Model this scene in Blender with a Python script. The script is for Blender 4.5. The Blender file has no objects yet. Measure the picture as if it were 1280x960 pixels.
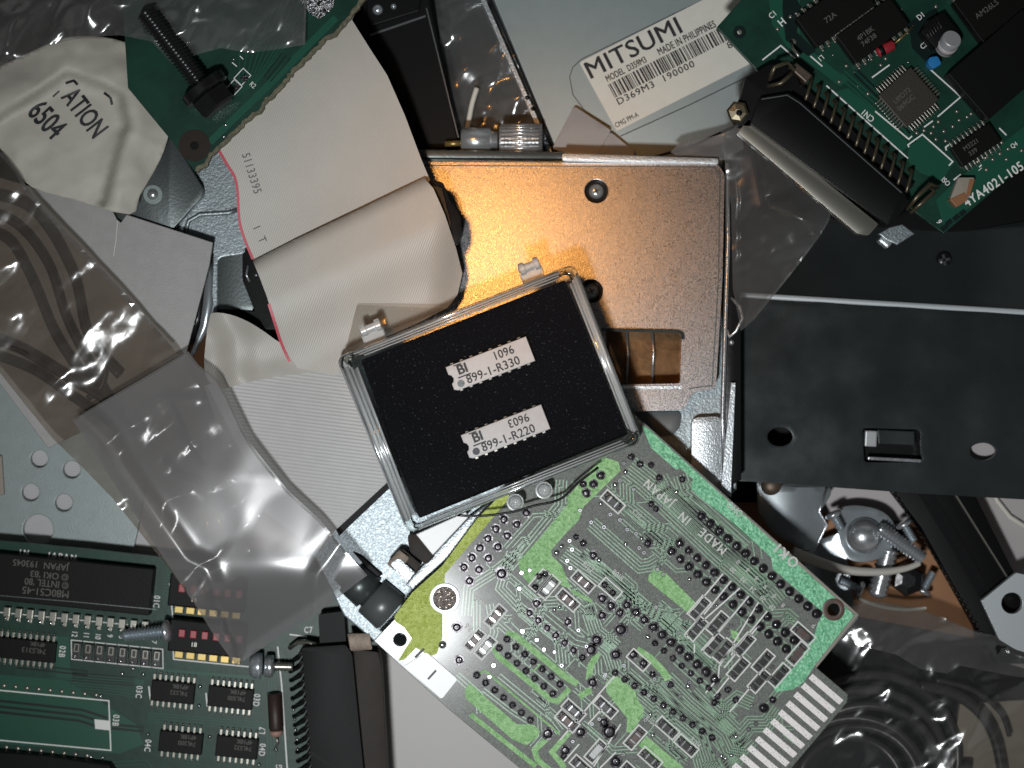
import bpy, bmesh, math, random
from mathutils import Vector, Matrix, noise
from mathutils.geometry import delaunay_2d_cdt
R = math.radians
S = 0.0002            # metres per unit (a fifth of a millimetre)
H, ZR = 2600.0, 250.0 # camera height and the plane that is in focus
C = bpy.context.scene.collection
rnd = random.Random(7)

def K(z): return (H - z) / (H - ZR)
def P(px, py, z):
    k = K(z)
    return Vector(((px - 640) * k * S, (480 - py) * k * S, z * S))

# ---------------------------------------------------------------- materials
def nn(nt, t, **kw):
    n = nt.nodes.new(t)
    for k, v in kw.items():
        try: setattr(n, k, v)
        except Exception: pass
    return n
def mat(name, col, rough=0.5, metal=0.0, bump=0.0, bscale=0.2, var=0.0, vscale=0.05, col2=None,
        coat=0.0, spec=0.5, rvar=0.0, stretch=None, speck=None, wave=None, bdist=1.0):
    m = bpy.data.materials.new(name); m.use_nodes = True
    nt = m.node_tree; b = nt.nodes['Principled BSDF']
    b.inputs['Base Color'].default_value = (*col, 1)
    b.inputs['Roughness'].default_value = rough
    b.inputs['Metallic'].default_value = metal
    b.inputs['Specular IOR Level'].default_value = spec
    b.inputs['Coat Weight'].default_value = coat
    b.inputs['Coat Roughness'].default_value = 0.15
    tc = nn(nt, 'ShaderNodeTexCoord'); mp = nn(nt, 'ShaderNodeMapping')
    nt.links.new(tc.outputs['Object'], mp.inputs['Vector'])
    s = stretch or (1, 1, 1)
    mp.inputs['Scale'].default_value = (s[0] / S, s[1] / S, s[2] / S)
    if len(s) > 3: mp.inputs['Rotation'].default_value = (0, 0, R(s[3]))
    V = mp.outputs['Vector']
    colout = None
    if var > 0 or col2:
        n = nn(nt, 'ShaderNodeTexNoise'); n.inputs['Scale'].default_value = vscale
        n.inputs['Detail'].default_value = 6; n.inputs['Roughness'].default_value = 0.65
        nt.links.new(V, n.inputs['Vector'])
        r = nn(nt, 'ShaderNodeValToRGB')
        a = col; c2 = col2 or tuple(min(1, c * (1 + var)) for c in col)
        if not col2: a = tuple(c * (1 - var) for c in col)
        r.color_ramp.elements[0].color = (*a, 1); r.color_ramp.elements[1].color = (*c2, 1)
        r.color_ramp.elements[0].position = 0.35; r.color_ramp.elements[1].position = 0.65
        nt.links.new(n.outputs['Fac'], r.inputs['Fac']); colout = r.outputs['Color']
    if speck:   # (scale, threshold, colour)
        v = nn(nt, 'ShaderNodeTexNoise'); v.inputs['Scale'].default_value = speck[0]; v.inputs['Detail'].default_value = 2
        nt.links.new(V, v.inputs['Vector'])
        q = nn(nt, 'ShaderNodeValToRGB'); q.color_ramp.elements[0].position = speck[1]; q.color_ramp.elements[1].position = min(1, speck[1] + 0.05)
        nt.links.new(v.outputs['Fac'], q.inputs['Fac'])
        mx = nn(nt, 'ShaderNodeMix', data_type='RGBA')
        nt.links.new(q.outputs['Color'], mx.inputs[0])
        if colout: nt.links.new(colout, mx.inputs[6])
        else: mx.inputs[6].default_value = (*col, 1)
        mx.inputs[7].default_value = (*speck[2], 1); colout = mx.outputs[2]
    if colout: nt.links.new(colout, b.inputs['Base Color'])
    if rvar > 0:
        n = nn(nt, 'ShaderNodeTexNoise'); n.inputs['Scale'].default_value = vscale * 2.3; n.inputs['Detail'].default_value = 5
        nt.links.new(V, n.inputs['Vector'])
        mr = nn(nt, 'ShaderNodeMapRange'); mr.inputs['From Min'].default_value = .3; mr.inputs['From Max'].default_value = .7
        mr.inputs['To Min'].default_value = max(.02, rough - rvar); mr.inputs['To Max'].default_value = rough + rvar
        nt.links.new(n.outputs['Fac'], mr.inputs['Value']); nt.links.new(mr.outputs['Result'], b.inputs['Roughness'])
    last = None
    if bump > 0:
        n = nn(nt, 'ShaderNodeTexNoise'); n.inputs['Scale'].default_value = bscale; n.inputs['Detail'].default_value = 4
        nt.links.new(V, n.inputs['Vector'])
        bp = nn(nt, 'ShaderNodeBump'); bp.inputs['Strength'].default_value = bump; bp.inputs['Distance'].default_value = S * bdist
        nt.links.new(n.outputs['Fac'], bp.inputs['Height']); last = bp
    if wave:    # (pitch, angle, strength)
        m2 = nn(nt, 'ShaderNodeMapping'); nt.links.new(tc.outputs['Object'], m2.inputs['Vector'])
        m2.inputs['Rotation'].default_value = (0, 0, R(wave[1])); m2.inputs['Scale'].default_value = (1 / S,) * 3
        w = nn(nt, 'ShaderNodeTexWave', wave_type='BANDS', bands_direction='X'); w.inputs['Scale'].default_value = 0.314 / wave[0]
        nt.links.new(m2.outputs['Vector'], w.inputs['Vector'])
        bp = nn(nt, 'ShaderNodeBump'); bp.inputs['Strength'].default_value = wave[2]; bp.inputs['Distance'].default_value = S * 1.2
        nt.links.new(w.outputs['Fac'], bp.inputs['Height'])
        if last: nt.links.new(last.outputs['Normal'], bp.inputs['Normal'])
        last = bp
    if last: nt.links.new(last.outputs['Normal'], b.inputs['Normal'])
    return m

def film(name, tint, body, gloss=0.25, haze=0.25, rough=0.12, bump=0.6, bscale=0.04):
    """thin plastic film: part clear, part milky, part mirror-like, with creases"""
    m = bpy.data.materials.new(name); m.use_nodes = True
    nt = m.node_tree; nt.nodes.clear()
    out = nn(nt, 'ShaderNodeOutputMaterial'); tr = nn(nt, 'ShaderNodeBsdfTransparent'); df = nn(nt, 'ShaderNodeBsdfDiffuse')
    tl = nn(nt, 'ShaderNodeBsdfTranslucent')
    gl = nn(nt, 'ShaderNodeBsdfAnisotropic'); gl.inputs['Roughness'].default_value = rough; gl.inputs['Color'].default_value = (.95, .95, .95, 1)
    tr.inputs['Color'].default_value = (*tint, 1); df.inputs['Color'].default_value = (*body, 1); tl.inputs['Color'].default_value = (*body, 1)
    tc = nn(nt, 'ShaderNodeTexCoord'); mp = nn(nt, 'ShaderNodeMapping'); mp.inputs['Scale'].default_value = (1 / S,) * 3
    nt.links.new(tc.outputs['Object'], mp.inputs['Vector'])
    n = nn(nt, 'ShaderNodeTexNoise', noise_type='RIDGED_MULTIFRACTAL'); n.inputs['Scale'].default_value = bscale; n.inputs['Detail'].default_value = 3; n.inputs['Distortion'].default_value = .6
    nt.links.new(mp.outputs['Vector'], n.inputs['Vector'])
    bp = nn(nt, 'ShaderNodeBump'); bp.inputs['Strength'].default_value = bump; bp.inputs['Distance'].default_value = S * 6
    nt.links.new(n.outputs['Fac'], bp.inputs['Height']); nt.links.new(bp.outputs['Normal'], gl.inputs['Normal']); 
    fr = nn(nt, 'ShaderNodeLayerWeight'); fr.inputs['Blend'].default_value = .5; nt.links.new(bp.outputs['Normal'], fr.inputs['Normal'])
    ad = nn(nt, 'ShaderNodeMath', operation='MULTIPLY_ADD'); ad.inputs[1].default_value = .35; ad.inputs[2].default_value = gloss
    nt.links.new(fr.outputs['Facing'], ad.inputs[0])
    dd = nn(nt, 'ShaderNodeMixShader'); dd.inputs[0].default_value = .4; nt.links.new(df.outputs[0], dd.inputs[1]); nt.links.new(tl.outputs[0], dd.inputs[2])
    m1 = nn(nt, 'ShaderNodeMixShader'); m1.inputs[0].default_value = haze
    nt.links.new(tr.outputs[0], m1.inputs[1]); nt.links.new(dd.outputs[0], m1.inputs[2])
    m2 = nn(nt, 'ShaderNodeMixShader'); nt.links.new(ad.outputs[0], m2.inputs[0])
    nt.links.new(m1.outputs[0], m2.inputs[1]); nt.links.new(gl.outputs[0], m2.inputs[2])
    nt.links.new(m2.outputs[0], out.inputs['Surface'])
    return m

def glass(name):
    m = bpy.data.materials.new(name); m.use_nodes = True
    b = m.node_tree.nodes['Principled BSDF']
    b.inputs['Base Color'].default_value = (.96, .98, .97, 1); b.inputs['Roughness'].default_value = .03
    b.inputs['Transmission Weight'].default_value = 1; b.inputs['IOR'].default_value = 1.49
    return m

M = {}
M['table'] = mat('brown table', (.36, .17, .075), .5, var=.12, vscale=.01, bump=.15)
M['zinc'] = mat('zinc plated steel', (.27, .31, .325), .42, .75, bump=.5, bscale=.35, var=.16, vscale=.18, rvar=.08)
M['cover'] = mat('galvanised cover', (.36, .355, .36), .29, .95, bump=.13, bscale=.6, var=.15, vscale=.25, rvar=.08, stretch=(1.6, .8, 1))
M['bright'] = mat('bright metal', (.62, .64, .66), .25, .8, bump=.2, bscale=.2, rvar=.06)
M['chrome'] = mat('polished metal', (.62, .68, .72), .24, .75)
M['brushed'] = mat('rough zinc', (.5, .54, .56), .35, .65, bump=.6, bscale=.4, var=.2, vscale=.3)
M['brownmetal'] = mat('brown tinted metal', (.10, .075, .055), .45, .5, bump=.3, bscale=.15, var=.25, vscale=.05)
M['paintgrey'] = mat('grey green paint', (.30, .345, .34), .45, .1, bump=.15, bscale=.6, var=.03)
M['plategrey'] = mat('grey green sheet', (.27, .315, .31), .42, .25, bump=.25, bscale=.5, var=.05)
M['sheetgrey'] = mat('warm grey sheet', (.33, .325, .315), .5, .15, bump=.3, bscale=.6, var=.05)
M['steeldark'] = mat('blackened steel', (.046, .054, .054), .25, .5, bump=.05, bscale=.4, rvar=.08, vscale=.007, var=.12)
M['steelmid'] = mat('dark steel', (.10, .115, .115), .35, .6, bump=.2, bscale=.3)
M['brownshell'] = mat('dark brown shell', (.022, .014, .009), .55, .0, spec=.25, bump=.1, bscale=.1, var=.2, vscale=.03)
M['black'] = mat('black plastic', (.004, .004, .0045), .5, bump=.12, bscale=.4, spec=.15)
M['blackmetal'] = mat('black oxide', (.012, .012, .013), .25, .3, bump=.2, bscale=.15)
M['slot'] = mat('window brass', (.2, .11, .05), .25, .7, var=.5, vscale=.03, bump=.1)
M['ribbon'] = mat('grey ribbon cable', (.50, .47, .42), .42, wave=(2.7, 21, .2), var=.03, vscale=.02)
M['ribbon2'] = mat('ribbed ribbon cable', (.52, .51, .50), .45, wave=(4.6, 97, .3), var=.03)
M['ribbon3'] = mat('ribbed ribbon beneath', (.56, .56, .56), .45, wave=(3.2, 96, .5))
M['red'] = mat('red conductor', (.55, .05, .08), .45)
M['paper'] = mat('white paper', (.47, .45, .39), .6, bump=.5, bscale=.02, bdist=4, var=.05, vscale=.015)
M['ink'] = mat('black ink', (.015, .015, .018), .5)
M['inkgrey'] = mat('faded grey ink', (.12, .12, .13), .6)
M['label'] = mat('label stock', (.74, .72, .64), .5, var=.03)
M['tape'] = mat('grey tape', (.33, .315, .31), .55, bump=.3, bscale=.5)
M['white'] = mat('white sheet', (.50, .48, .46), .45, bump=.1, bscale=.1)
M['pinkwhite'] = mat('pinkish white sheet', (.5, .46, .46), .4)
M['sticker'] = mat('white sticker', (.95, .95, .95), .35)
M['pcb'] = mat('green board', (.006, .042, .027), .4, coat=.0, spec=.3, var=.25, vscale=.02, bump=.15, bscale=.1)
M['pcbtrace'] = mat('green trace', (.010, .082, .050), .4, spec=.3)
M['pcbdark'] = mat('dark green trace', (.002, .012, .010), .4, spec=.3)
M['edge'] = mat('broken board edge', (.13, .12, .075), .7, var=.4, vscale=.2, bump=1, bscale=.3)
M['sold'] = mat('solder mask with grey glare', (.148, .160, .142), .40, coat=.25, bump=1, bscale=.5, var=.35, vscale=.45)  # grey of the flash glare is put into the base colour
M['pour'] = mat('green copper pour', (.10, .45, .22), .35, .1, bump=1, bscale=.13, var=.2, vscale=.3, col2=(.38, .80, .50), bdist=5)
M['poury'] = mat('copper pour with yellow glare', (.50, .62, .10), .35, .1, bump=1, bscale=.2, vscale=.2, col2=(.78, .90, .28), bdist=6)  # yellow tint of the light is painted into the green
M['pourp'] = mat('pale green copper pour', (.28, .58, .22), .35, .1, bump=1, bscale=.2, vscale=.2, col2=(.52, .84, .42), bdist=5)
M['strace'] = mat('pale traces', (.27, .45, .29), .35, coat=.2, bump=.4, bscale=.3, var=.15)
M['silk'] = mat('white silkscreen', (.85, .85, .82), .6)
M['silkg'] = mat('greyed silkscreen', (.70, .70, .66), .6, var=.2, vscale=.3)
M['padd'] = mat('dull solder', (.035, .032, .035), .25, .7, bump=1, bscale=.4)
M['solder'] = mat('bright solder', (.75, .76, .78), .18, 1)
M['smdk'] = mat('chip body', (.025, .022, .022), .3)
M['smdb'] = mat('brown chip body', (.10, .055, .045), .4)
M['smdw'] = mat('white chip body', (.6, .62, .6), .4)
M['finger'] = mat('tinned contact', (.92, .88, .86), .5, .25, bump=.8, bscale=.5, speck=(.35, .64, (.1, .08, .08)))
M['ic'] = mat('chip epoxy', (.005, .0045, .004), .5, bump=.3, bscale=.6, spec=.15)
M['pin'] = mat('tin pin', (.32, .31, .27), .3, .8)
M['gold'] = mat('gold pin', (.38, .28, .10), .35, .7)
M['goldd'] = mat('dull gold pin', (.13, .11, .07), .35, .7)
M['clipm'] = mat('smooth zinc clip', (.36, .40, .42), .3, .6, var=.12, vscale=.02, bump=.1, bscale=.05)
M['edgeline'] = mat('metal with painted gleam', (.8, .86, .9), .3, .4)  # pale colour carries the gleam of the bend and hole ring
M['chip'] = mat('ceramic chip', (.80, .76, .74), .5, var=.04, vscale=.1)
M['foam'] = mat('black foam', (.0035, .0038, .006), .95, spec=.05, bump=1, bscale=.5, speck=(.36, .66, (.07, .08, .09)))
M['redpl'] = mat('red plastic', (.35, .02, .03), .35)
M['blue'] = mat('blue plastic', (.02, .2, .5), .35)
M['beige'] = mat('beige plastic', (.32, .28, .23), .45)
M['cable'] = mat('black cable', (.045, .045, .045), .3)
M['brownwire'] = mat('brown wire', (.022, .014, .010), .4, var=.3, vscale=.03)
M['capw'] = mat('aluminium can', (.45, .46, .47), .4, .4)
M['capb'] = mat('brown component', (.28, .12, .05), .5)
M['induct'] = mat('brown inductor', (.035, .02, .016), .5)
M['pinkend'] = mat('pink lacquer end', (.4, .24, .2), .5)
M['foil'] = mat('glitter foil', (.45, .45, .47), .25, 1, bump=1, bscale=.25, speck=(.25, .55, (.03, .03, .03)), bdist=4)
M['greyplastic'] = mat('grey plastic', (.13, .14, .14), .35, .3)
M['glass'] = glass('clear acrylic')
M['rimlight'] = mat('metallic acrylic highlight', (.85, .9, .93), .16, .85)  # metallic colour imitates internal reflections along the acrylic
M['ridge'] = mat('acrylic ridge', (.85, .88, .88), .22, 0, spec=1.0, coat=1.0); M['ridge'].node_tree.nodes['Principled BSDF'].inputs['Transmission Weight'].default_value = .5
M['lid'] = film('clear lid', (.93, .94, .95), (.5, .5, .5), gloss=.02, haze=.015, rough=.06, bump=.03, bscale=.02)
M['clear'] = film('clear polythene', (.86, .85, .83), (.42, .42, .42), gloss=.06, haze=.08, rough=.15, bump=.1, bscale=.014)
M['clearl'] = film('thin clear polythene', (.93, .92, .9), (.38, .37, .35), gloss=.02, haze=.1, rough=.13, bump=.4, bscale=.02)
M['milky'] = film('milky clear polythene', (.84, .84, .83), (.36, .355, .35), gloss=.07, haze=.26, rough=.14, bump=.12, bscale=.02)
M['esd'] = film('grey antistatic film', (.78, .77, .77), (.36, .35, .35), gloss=.06, haze=.54, rough=.22, bump=.03, bscale=.007)
M['brownfilm'] = film('brown tinted film', (.72, .65, .58), (.24, .21, .18), gloss=.05, haze=.34, rough=.15, bump=.1, bscale=.009)

# ---------------------------------------------------------------- object helpers
def origin_of(o):
    v = Vector((0, 0, 0))
    while o is not None: v += o.location; o = o.parent
    return v
def thing(name, label, cat, px, py, z, group=None):
    o = bpy.data.objects.new(name, None); C.objects.link(o)
    o.empty_display_size = .01; o.location = P(px, py, z)
    o['label'] = label; o['category'] = cat
    if group: o['group'] = group
    return o
def tag(o, label, cat, group=None):
    o['label'] = label; o['category'] = cat
    if group: o['group'] = group
    return o

def inside(p, poly):
    x, y = p; c = False; j = len(poly) - 1
    for i in range(len(poly)):
        xi, yi = poly[i][0], poly[i][1]; xj, yj = poly[j][0], poly[j][1]
        if (yi > y) != (yj > y) and x < (xj - xi) * (y - yi) / (yj - yi + 1e-12) + xi: c = not c
        j = i
    return c
def resample(poly, step, closed=True):
    out = []; n = len(poly)
    for i in range(n if closed else n - 1):
        a = Vector(poly[i][:2]); b = Vector(poly[(i + 1) % n][:2])
        k = max(1, int(round((b - a).length / step)))
        for j in range(k): out.append(tuple(a.lerp(b, j / k)))
    if not closed: out.append(tuple(poly[-1][:2]))
    return out
def smooth_poly(poly, closed=True, n=6):
    """Catmull-Rom through the points"""
    out = []; m = len(poly)
    for i in range(m if closed else m - 1):
        if closed: p = [Vector(poly[(i + k - 1) % m]) for k in range(4)]
        else: p = [Vector(poly[min(m - 1, max(0, i + k - 1))]) for k in range(4)]
        for j in range(n):
            t = j / n
            out.append(0.5 * ((2 * p[1]) + (p[2] - p[0]) * t + (2 * p[0] - 5 * p[1] + 4 * p[2] - p[3]) * t * t + (3 * p[1] - p[0] - 3 * p[2] + p[3]) * t ** 3))
    if not closed: out.append(Vector(poly[-1]))
    return [tuple(v) for v in out]
def roundpoly(poly, r, n=5):
    out = []; m = len(poly)
    for i in range(m):
        a = Vector(poly[i - 1]); b = Vector(poly[i]); c = Vector(poly[(i + 1) % m])
        d1 = (a - b); d2 = (c - b); rr = min(r, d1.length * .45, d2.length * .45)
        s = b + d1.normalized() * rr; e = b + d2.normalized() * rr
        for j in range(n + 1):
            t = j / n
            out.append(tuple((1 - t) ** 2 * s + 2 * t * (1 - t) * b + t * t * e))
    return out
def circ(cx, cy, r, n=20, ry=None):
    ry = ry or r
    return [(cx + r * math.cos(2 * math.pi * i / n), cy + ry * math.sin(2 * math.pi * i / n)) for i in range(n)]
def dist_line(x, y, pts):
    """distance to a polyline and the side of it"""
    best = 1e9; side = 1; tt = 0; L = 0
    for i in range(len(pts) - 1):
        ax, ay = pts[i]; bx, by = pts[i + 1]
        dx, dy = bx - ax, by - ay; l2 = dx * dx + dy * dy
        t = max(0, min(1, ((x - ax) * dx + (y - ay) * dy) / l2))
        d = math.hypot(x - ax - t * dx, y - ay - t * dy)
        if d < best:
            best = d; side = 1 if (dx * (y - ay) - dy * (x - ax)) > 0 else -1; tt = L + t * math.sqrt(l2)
        L += math.sqrt(l2)
    return best, side, tt
def sm(x, a, b):
    t = max(0, min(1, (x - a) / (b - a))); return t * t * (3 - 2 * t)
def nz(x, y, s, seed=0): return noise.noise(Vector((x * s, y * s, seed * 7.3)))
def ridge(x, y, s, seed=0): return 1 - abs(noise.noise(Vector((x * s, y * s, seed * 7.3)))) * 2.2

class G:
    """collects shapes, then becomes ONE mesh object"""
    def __init__(self): self.bm = bmesh.new(); self.mi = 0
    def _face(self, vs):
        try:
            f = self.bm.faces.new(vs); f.material_index = self.mi; return f
        except ValueError: return None
    def plate(self, poly, z, t, holes=(), bevel=0.0, step=None, tilt=None):
        """flat plate, top outline poly (photo units) at height z (number or function), thickness t"""
        zf = z if callable(z) else (lambda x, y: z)
        pts = [Vector(p[:2]) for p in poly]; n0 = len(pts)
        edges = [(i, (i + 1) % n0) for i in range(n0)]
        for h in holes:
            b = len(pts); pts += [Vector(p[:2]) for p in h]
            edges += [(b + i, b + (i + 1) % len(h)) for i in range(len(h))]
        if step:
            xs = [p[0] for p in poly]; ys = [p[1] for p in poly]; y = min(ys); r = 0
            while y < max(ys):
                x = min(xs) + (step / 2 if r % 2 else 0)
                while x < max(xs):
                    q = (x, y)
                    if inside(q, poly) and not any(inside(q, h) for h in holes):
                        ok = all(((p.x - x) ** 2 + (p.y - y) ** 2) > (step * .35) ** 2 for p in pts[:n0 + sum(len(h) for h in holes)])
                        if ok: pts.append(Vector(q))
                    x += step
                y += step * .87; r += 1
        vc, ve, fc, *_ = delaunay_2d_cdt(pts, edges, [], 0, 1e-5)
        top = []; used = {}
        faces = []
        for f in fc:
            cx = sum(vc[i].x for i in f) / len(f); cy = sum(vc[i].y for i in f) / len(f)
            if inside((cx, cy), poly) and not any(inside((cx, cy), h) for h in holes): faces.append(f)
        def gv(i):
            if i not in used:
                p = vc[i]; zz = zf(p.x, p.y); w = P(p.x, p.y, zz)
                a = self.bm.verts.new(w); b = self.bm.verts.new(w - Vector((0, 0, t * S))) if t > 0 else None
                used[i] = (a, b)
            return used[i]
        ec = {}
        tf = []
        for f in faces:
            g = [gv(i) for i in f]
            # world y is flipped, so reverse to face up
            area = sum(vc[f[i]].x * vc[f[(i + 1) % len(f)]].y - vc[f[(i + 1) % len(f)]].x * vc[f[i]].y for i in range(len(f)))
            o = list(range(len(f)))
            if area > 0: o.reverse()
            nf = self._face([g[k][0] for k in o])
            if nf: tf.append(nf)
            if t > 0: self._face([g[k][1] for k in reversed(o)])
            ids = [f[k] for k in o]
            for k in range(len(ids)):
                a, b = ids[k], ids[(k + 1) % len(ids)]
                ec[(a, b)] = 1
        if t > 0:
            bev = []
            for (a, b) in ec:
                if (b, a) not in ec:
                    A, B = used[a], used[b]
                    nf = self._face([A[0], A[1], B[1], B[0]])
                    e = self.bm.edges.get((A[0], B[0]))
                    if e: bev.append(e)
            if bevel > 0 and bev:
                try: bmesh.ops.bevel(self.bm, geom=bev, offset=bevel * S, segments=2, affect='EDGES', profile=.6, clamp_overlap=True)
                except Exception as ex: print('bevel', ex)
        return self
    def box(self, cx, cy, w, h, ang, z0, z1, bevel=0.0, taper=0.0):
        """box standing on z0; ang is anticlockwise degrees as seen in the photo"""
        c = P(cx, cy, z0); k = K(z0) * S; a = R(ang); ux = Vector((math.cos(a), math.sin(a), 0)); uy = Vector((-math.sin(a), math.cos(a), 0))
        vs = []
        for zz, tp in ((0, 0), ((z1 - z0) * S, taper)):
            for sx, sy in ((-1, -1), (1, -1), (1, 1), (-1, 1)):
                vs.append(self.bm.verts.new(c + ux * (sx * (w / 2 - tp) * k) + uy * (sy * (h / 2 - tp) * k) + Vector((0, 0, zz))))
        fs = [self._face([vs[i] for i in q]) for q in ((3, 2, 1, 0), (4, 5, 6, 7), (0, 1, 5, 4), (1, 2, 6, 5), (2, 3, 7, 6), (3, 0, 4, 7))]
        if bevel > 0:
            es = list({e for f in fs for e in f.edges if not all(v in vs[:4] for v in e.verts)})
            bmesh.ops.bevel(self.bm, geom=es, offset=bevel * S, segments=2, affect='EDGES', profile=.6, clamp_overlap=True)
        return self
    def tube(self, pts, r, seg=10, closed=False, world=False, rf=None, cap=True):
        """pts: (px,py,z); r in units"""
        W = [Vector(p) if world else P(*p) for p in pts]; n = len(W); rings = []
        up = Vector((0, 0, 1)); prev = None
        for i, p in enumerate(W):
            a = W[(i - 1) % n] if (closed or i > 0) else W[0]; b = W[(i + 1) % n] if (closed or i < n - 1) else W[-1]
            d = (b - a)
            if d.length < 1e-9: d = Vector((1, 0, 0))
            d.normalize()
            if prev is None:
                x = d.cross(up)
                if x.length < .1: x = d.cross(Vector((0, 1, 0)))
                x.normalize()
            else:
                x = (prev - d * prev.dot(d))
                if x.length < 1e-6: x = d.cross(up)
                x.normalize()
            prev = x; y = d.cross(x)
            rr = (rf(i / max(1, n - 1)) if rf else r) * S
            rings.append([self.bm.verts.new(p + x * math.cos(2 * math.pi * k / seg) * rr + y * math.sin(2 * math.pi * k / seg) * rr) for k in range(seg)])
        for i in range(n if closed else n - 1):
            A = rings[i]; B = rings[(i + 1) % n]
            for k in range(seg):
                f = self._face([A[k], A[(k + 1) % seg], B[(k + 1) % seg], B[k]])
                if f: f.smooth = True
        if cap and not closed:
            self._face(list(reversed(rings[0]))); self._face(rings[-1])
        return self
    def lathe(self, a, b, prof, seg=24, flat=False):
        """revolve prof [(t,r)] (t,r in units along a->b) ; a,b = (px,py,z)"""
        A = P(*a); B = P(*b); d = (B - A).normalized()
        x = d.cross(Vector((0, 0, 1)))
        if x.length < .05: x = Vector((1, 0, 0))
        x.normalize(); y = d.cross(x); rings = []
        for t, r in prof:
            rings.append([self.bm.verts.new(A + d * t * S + (x * math.cos(2 * math.pi * (k + .5) / seg) + y * math.sin(2 * math.pi * (k + .5) / seg)) * max(r, .02) * S) for k in range(seg)])
        for i in range(len(rings) - 1):
            for k in range(seg):
                f = self._face([rings[i][k], rings[i + 1][k], rings[i + 1][(k + 1) % seg], rings[i][(k + 1) % seg]])
                if f: f.smooth = not flat
        self._face(rings[0]); self._face(list(reversed(rings[-1])))
        return self
    def dome(self, px, py, z, r, h, seg=12, ringn=3, dent=0.0):
        c = P(px, py, z); prev = None
        rings = []
        for i in range(ringn):
            t = i / ringn * math.pi / 2
            rings.append([self.bm.verts.new(c + Vector((math.cos(2 * math.pi * k / seg) * r * math.cos(t) * S, math.sin(2 * math.pi * k / seg) * r * math.cos(t) * S, h * math.sin(t) * S))) for k in range(seg)])
        topv = self.bm.verts.new(c + Vector((0, 0, (h - dent) * S)))
        for i in range(ringn - 1):
            for k in range(seg):
                f = self._face([rings[i][k], rings[i][(k + 1) % seg], rings[i + 1][(k + 1) % seg], rings[i + 1][k]])
                if f: f.smooth = True
        for k in range(seg):
            f = self._face([rings[-1][k], rings[-1][(k + 1) % seg], topv])
            if f: f.smooth = True
        return self
    def strip(self, pts, w, z, t=.5, closed=False):
        """flat line of width w along pts (photo units) lying on height z"""
        n = len(pts); L = []; Rr = []
        V = [Vector(p[:2]) for p in pts]
        for i in range(n):
            a = V[(i - 1) % n] if (closed or i > 0) else None; b = V[(i + 1) % n] if (closed or i < n - 1) else None
            d1 = (V[i] - a).normalized() if a is not None else None; d2 = (b - V[i]).normalized() if b is not None else None
            if d1 is None: d = d2; m = 1
            elif d2 is None: d = d1; m = 1
            else:
                d = (d1 + d2)
                d = d.normalized() if d.length > 1e-6 else d1
                m = 1 / max(.4, d.dot(d1))
            nrm = Vector((-d.y, d.x)) * (w / 2 * m)
            L.append(V[i] + nrm); Rr.append(V[i] - nrm)
        zf = z if callable(z) else (lambda x, y: z)
        mk = lambda p, dz: self.bm.verts.new(P(p.x, p.y, zf(p.x, p.y)) + Vector((0, 0, dz * S)))
        LT = [mk(p, 0) for p in L]; RT = [mk(p, 0) for p in Rr]; LB = [mk(p, -t) for p in L]; RB = [mk(p, -t) for p in Rr]
        for i in range(n if closed else n - 1):
            j = (i + 1) % n
            self._face([LT[i], LT[j], RT[j], RT[i]]); self._face([LT[i], LB[i], LB[j], LT[j]]); self._face([RT[j], RB[j], RB[i], RT[i]])
        return self
    def text(self, s, px, py, size, ang, z, xs=1.0, bold=0.0, ex=.15, sp=1.0, align='LEFT', shear=0.0, zf=None):
        """letters with cap height about .7*size; px,py = start of the baseline"""
        cu = bpy.data.curves.new('t', 'FONT'); cu.body = s; cu.size = 1; cu.space_character = sp
        cu.align_x = align; cu.resolution_u = 3; cu.extrude = 0; cu.fill_mode = 'FRONT'; cu.shear = shear
        ob = bpy.data.objects.new('t', cu)
        me = bpy.data.meshes.new_from_object(ob)
        zz = z if zf is None else zf(px, py)
        c = P(px, py, zz); k = K(zz) * S * size; a = R(ang)
        b = bold * 1.1
        for n_, (ox, oy) in enumerate(((0, 0), (b, b * .6), (-b, -b * .6), (b, -b * .6)) if bold > 0 else ((0, 0),)):   # struck over to thicken
            vs = []
            for v in me.vertices:
                x, y = (v.co.x + ox) * xs * k, (v.co.y + oy) * k
                w = c + Vector((x * math.cos(a) - y * math.sin(a), x * math.sin(a) + y * math.cos(a), n_ * .05 * S))
                if zf:
                    kk = K(zz) * S
                    w.z = (zf(w.x / kk + 640, 480 - w.y / kk) + n_ * .05) * S
                vs.append(self.bm.verts.new(w))
            for p in me.polygons:
                self._face([vs[i] for i in p.vertices])
        bpy.data.meshes.remove(me); bpy.data.objects.remove(ob); bpy.data.curves.remove(cu)
        return self
    def obj(self, name, mats, parent=None, smooth=False, loc=None, auto=None):
        """link as one object; origin at its base centre when it has no parent"""
        if not isinstance(mats, (list, tuple)): mats = [mats]
        bm = self.bm
        if parent is not None: off = origin_of(parent)
        elif loc is not None: off = P(*loc)
        else:
            xs = [v.co.x for v in bm.verts]; ys = [v.co.y for v in bm.verts]; zs = [v.co.z for v in bm.verts]
            off = Vector(((min(xs) + max(xs)) / 2, (min(ys) + max(ys)) / 2, min(zs)))
        for v in bm.verts: v.co -= off
        me = bpy.data.meshes.new(name); 
        if smooth:
            for f in bm.faces: f.smooth = True
        bm.to_mesh(me); bm.free()
        for m in mats: me.materials.append(M[m] if isinstance(m, str) else m)
        if auto: 
            try: me.set_sharp_from_angle(angle=R(auto))
            except Exception: pass
        o = bpy.data.objects.new(name, me); C.objects.link(o)
        if parent is not None: o.parent = parent
        else: o.location = off
        return o

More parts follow.
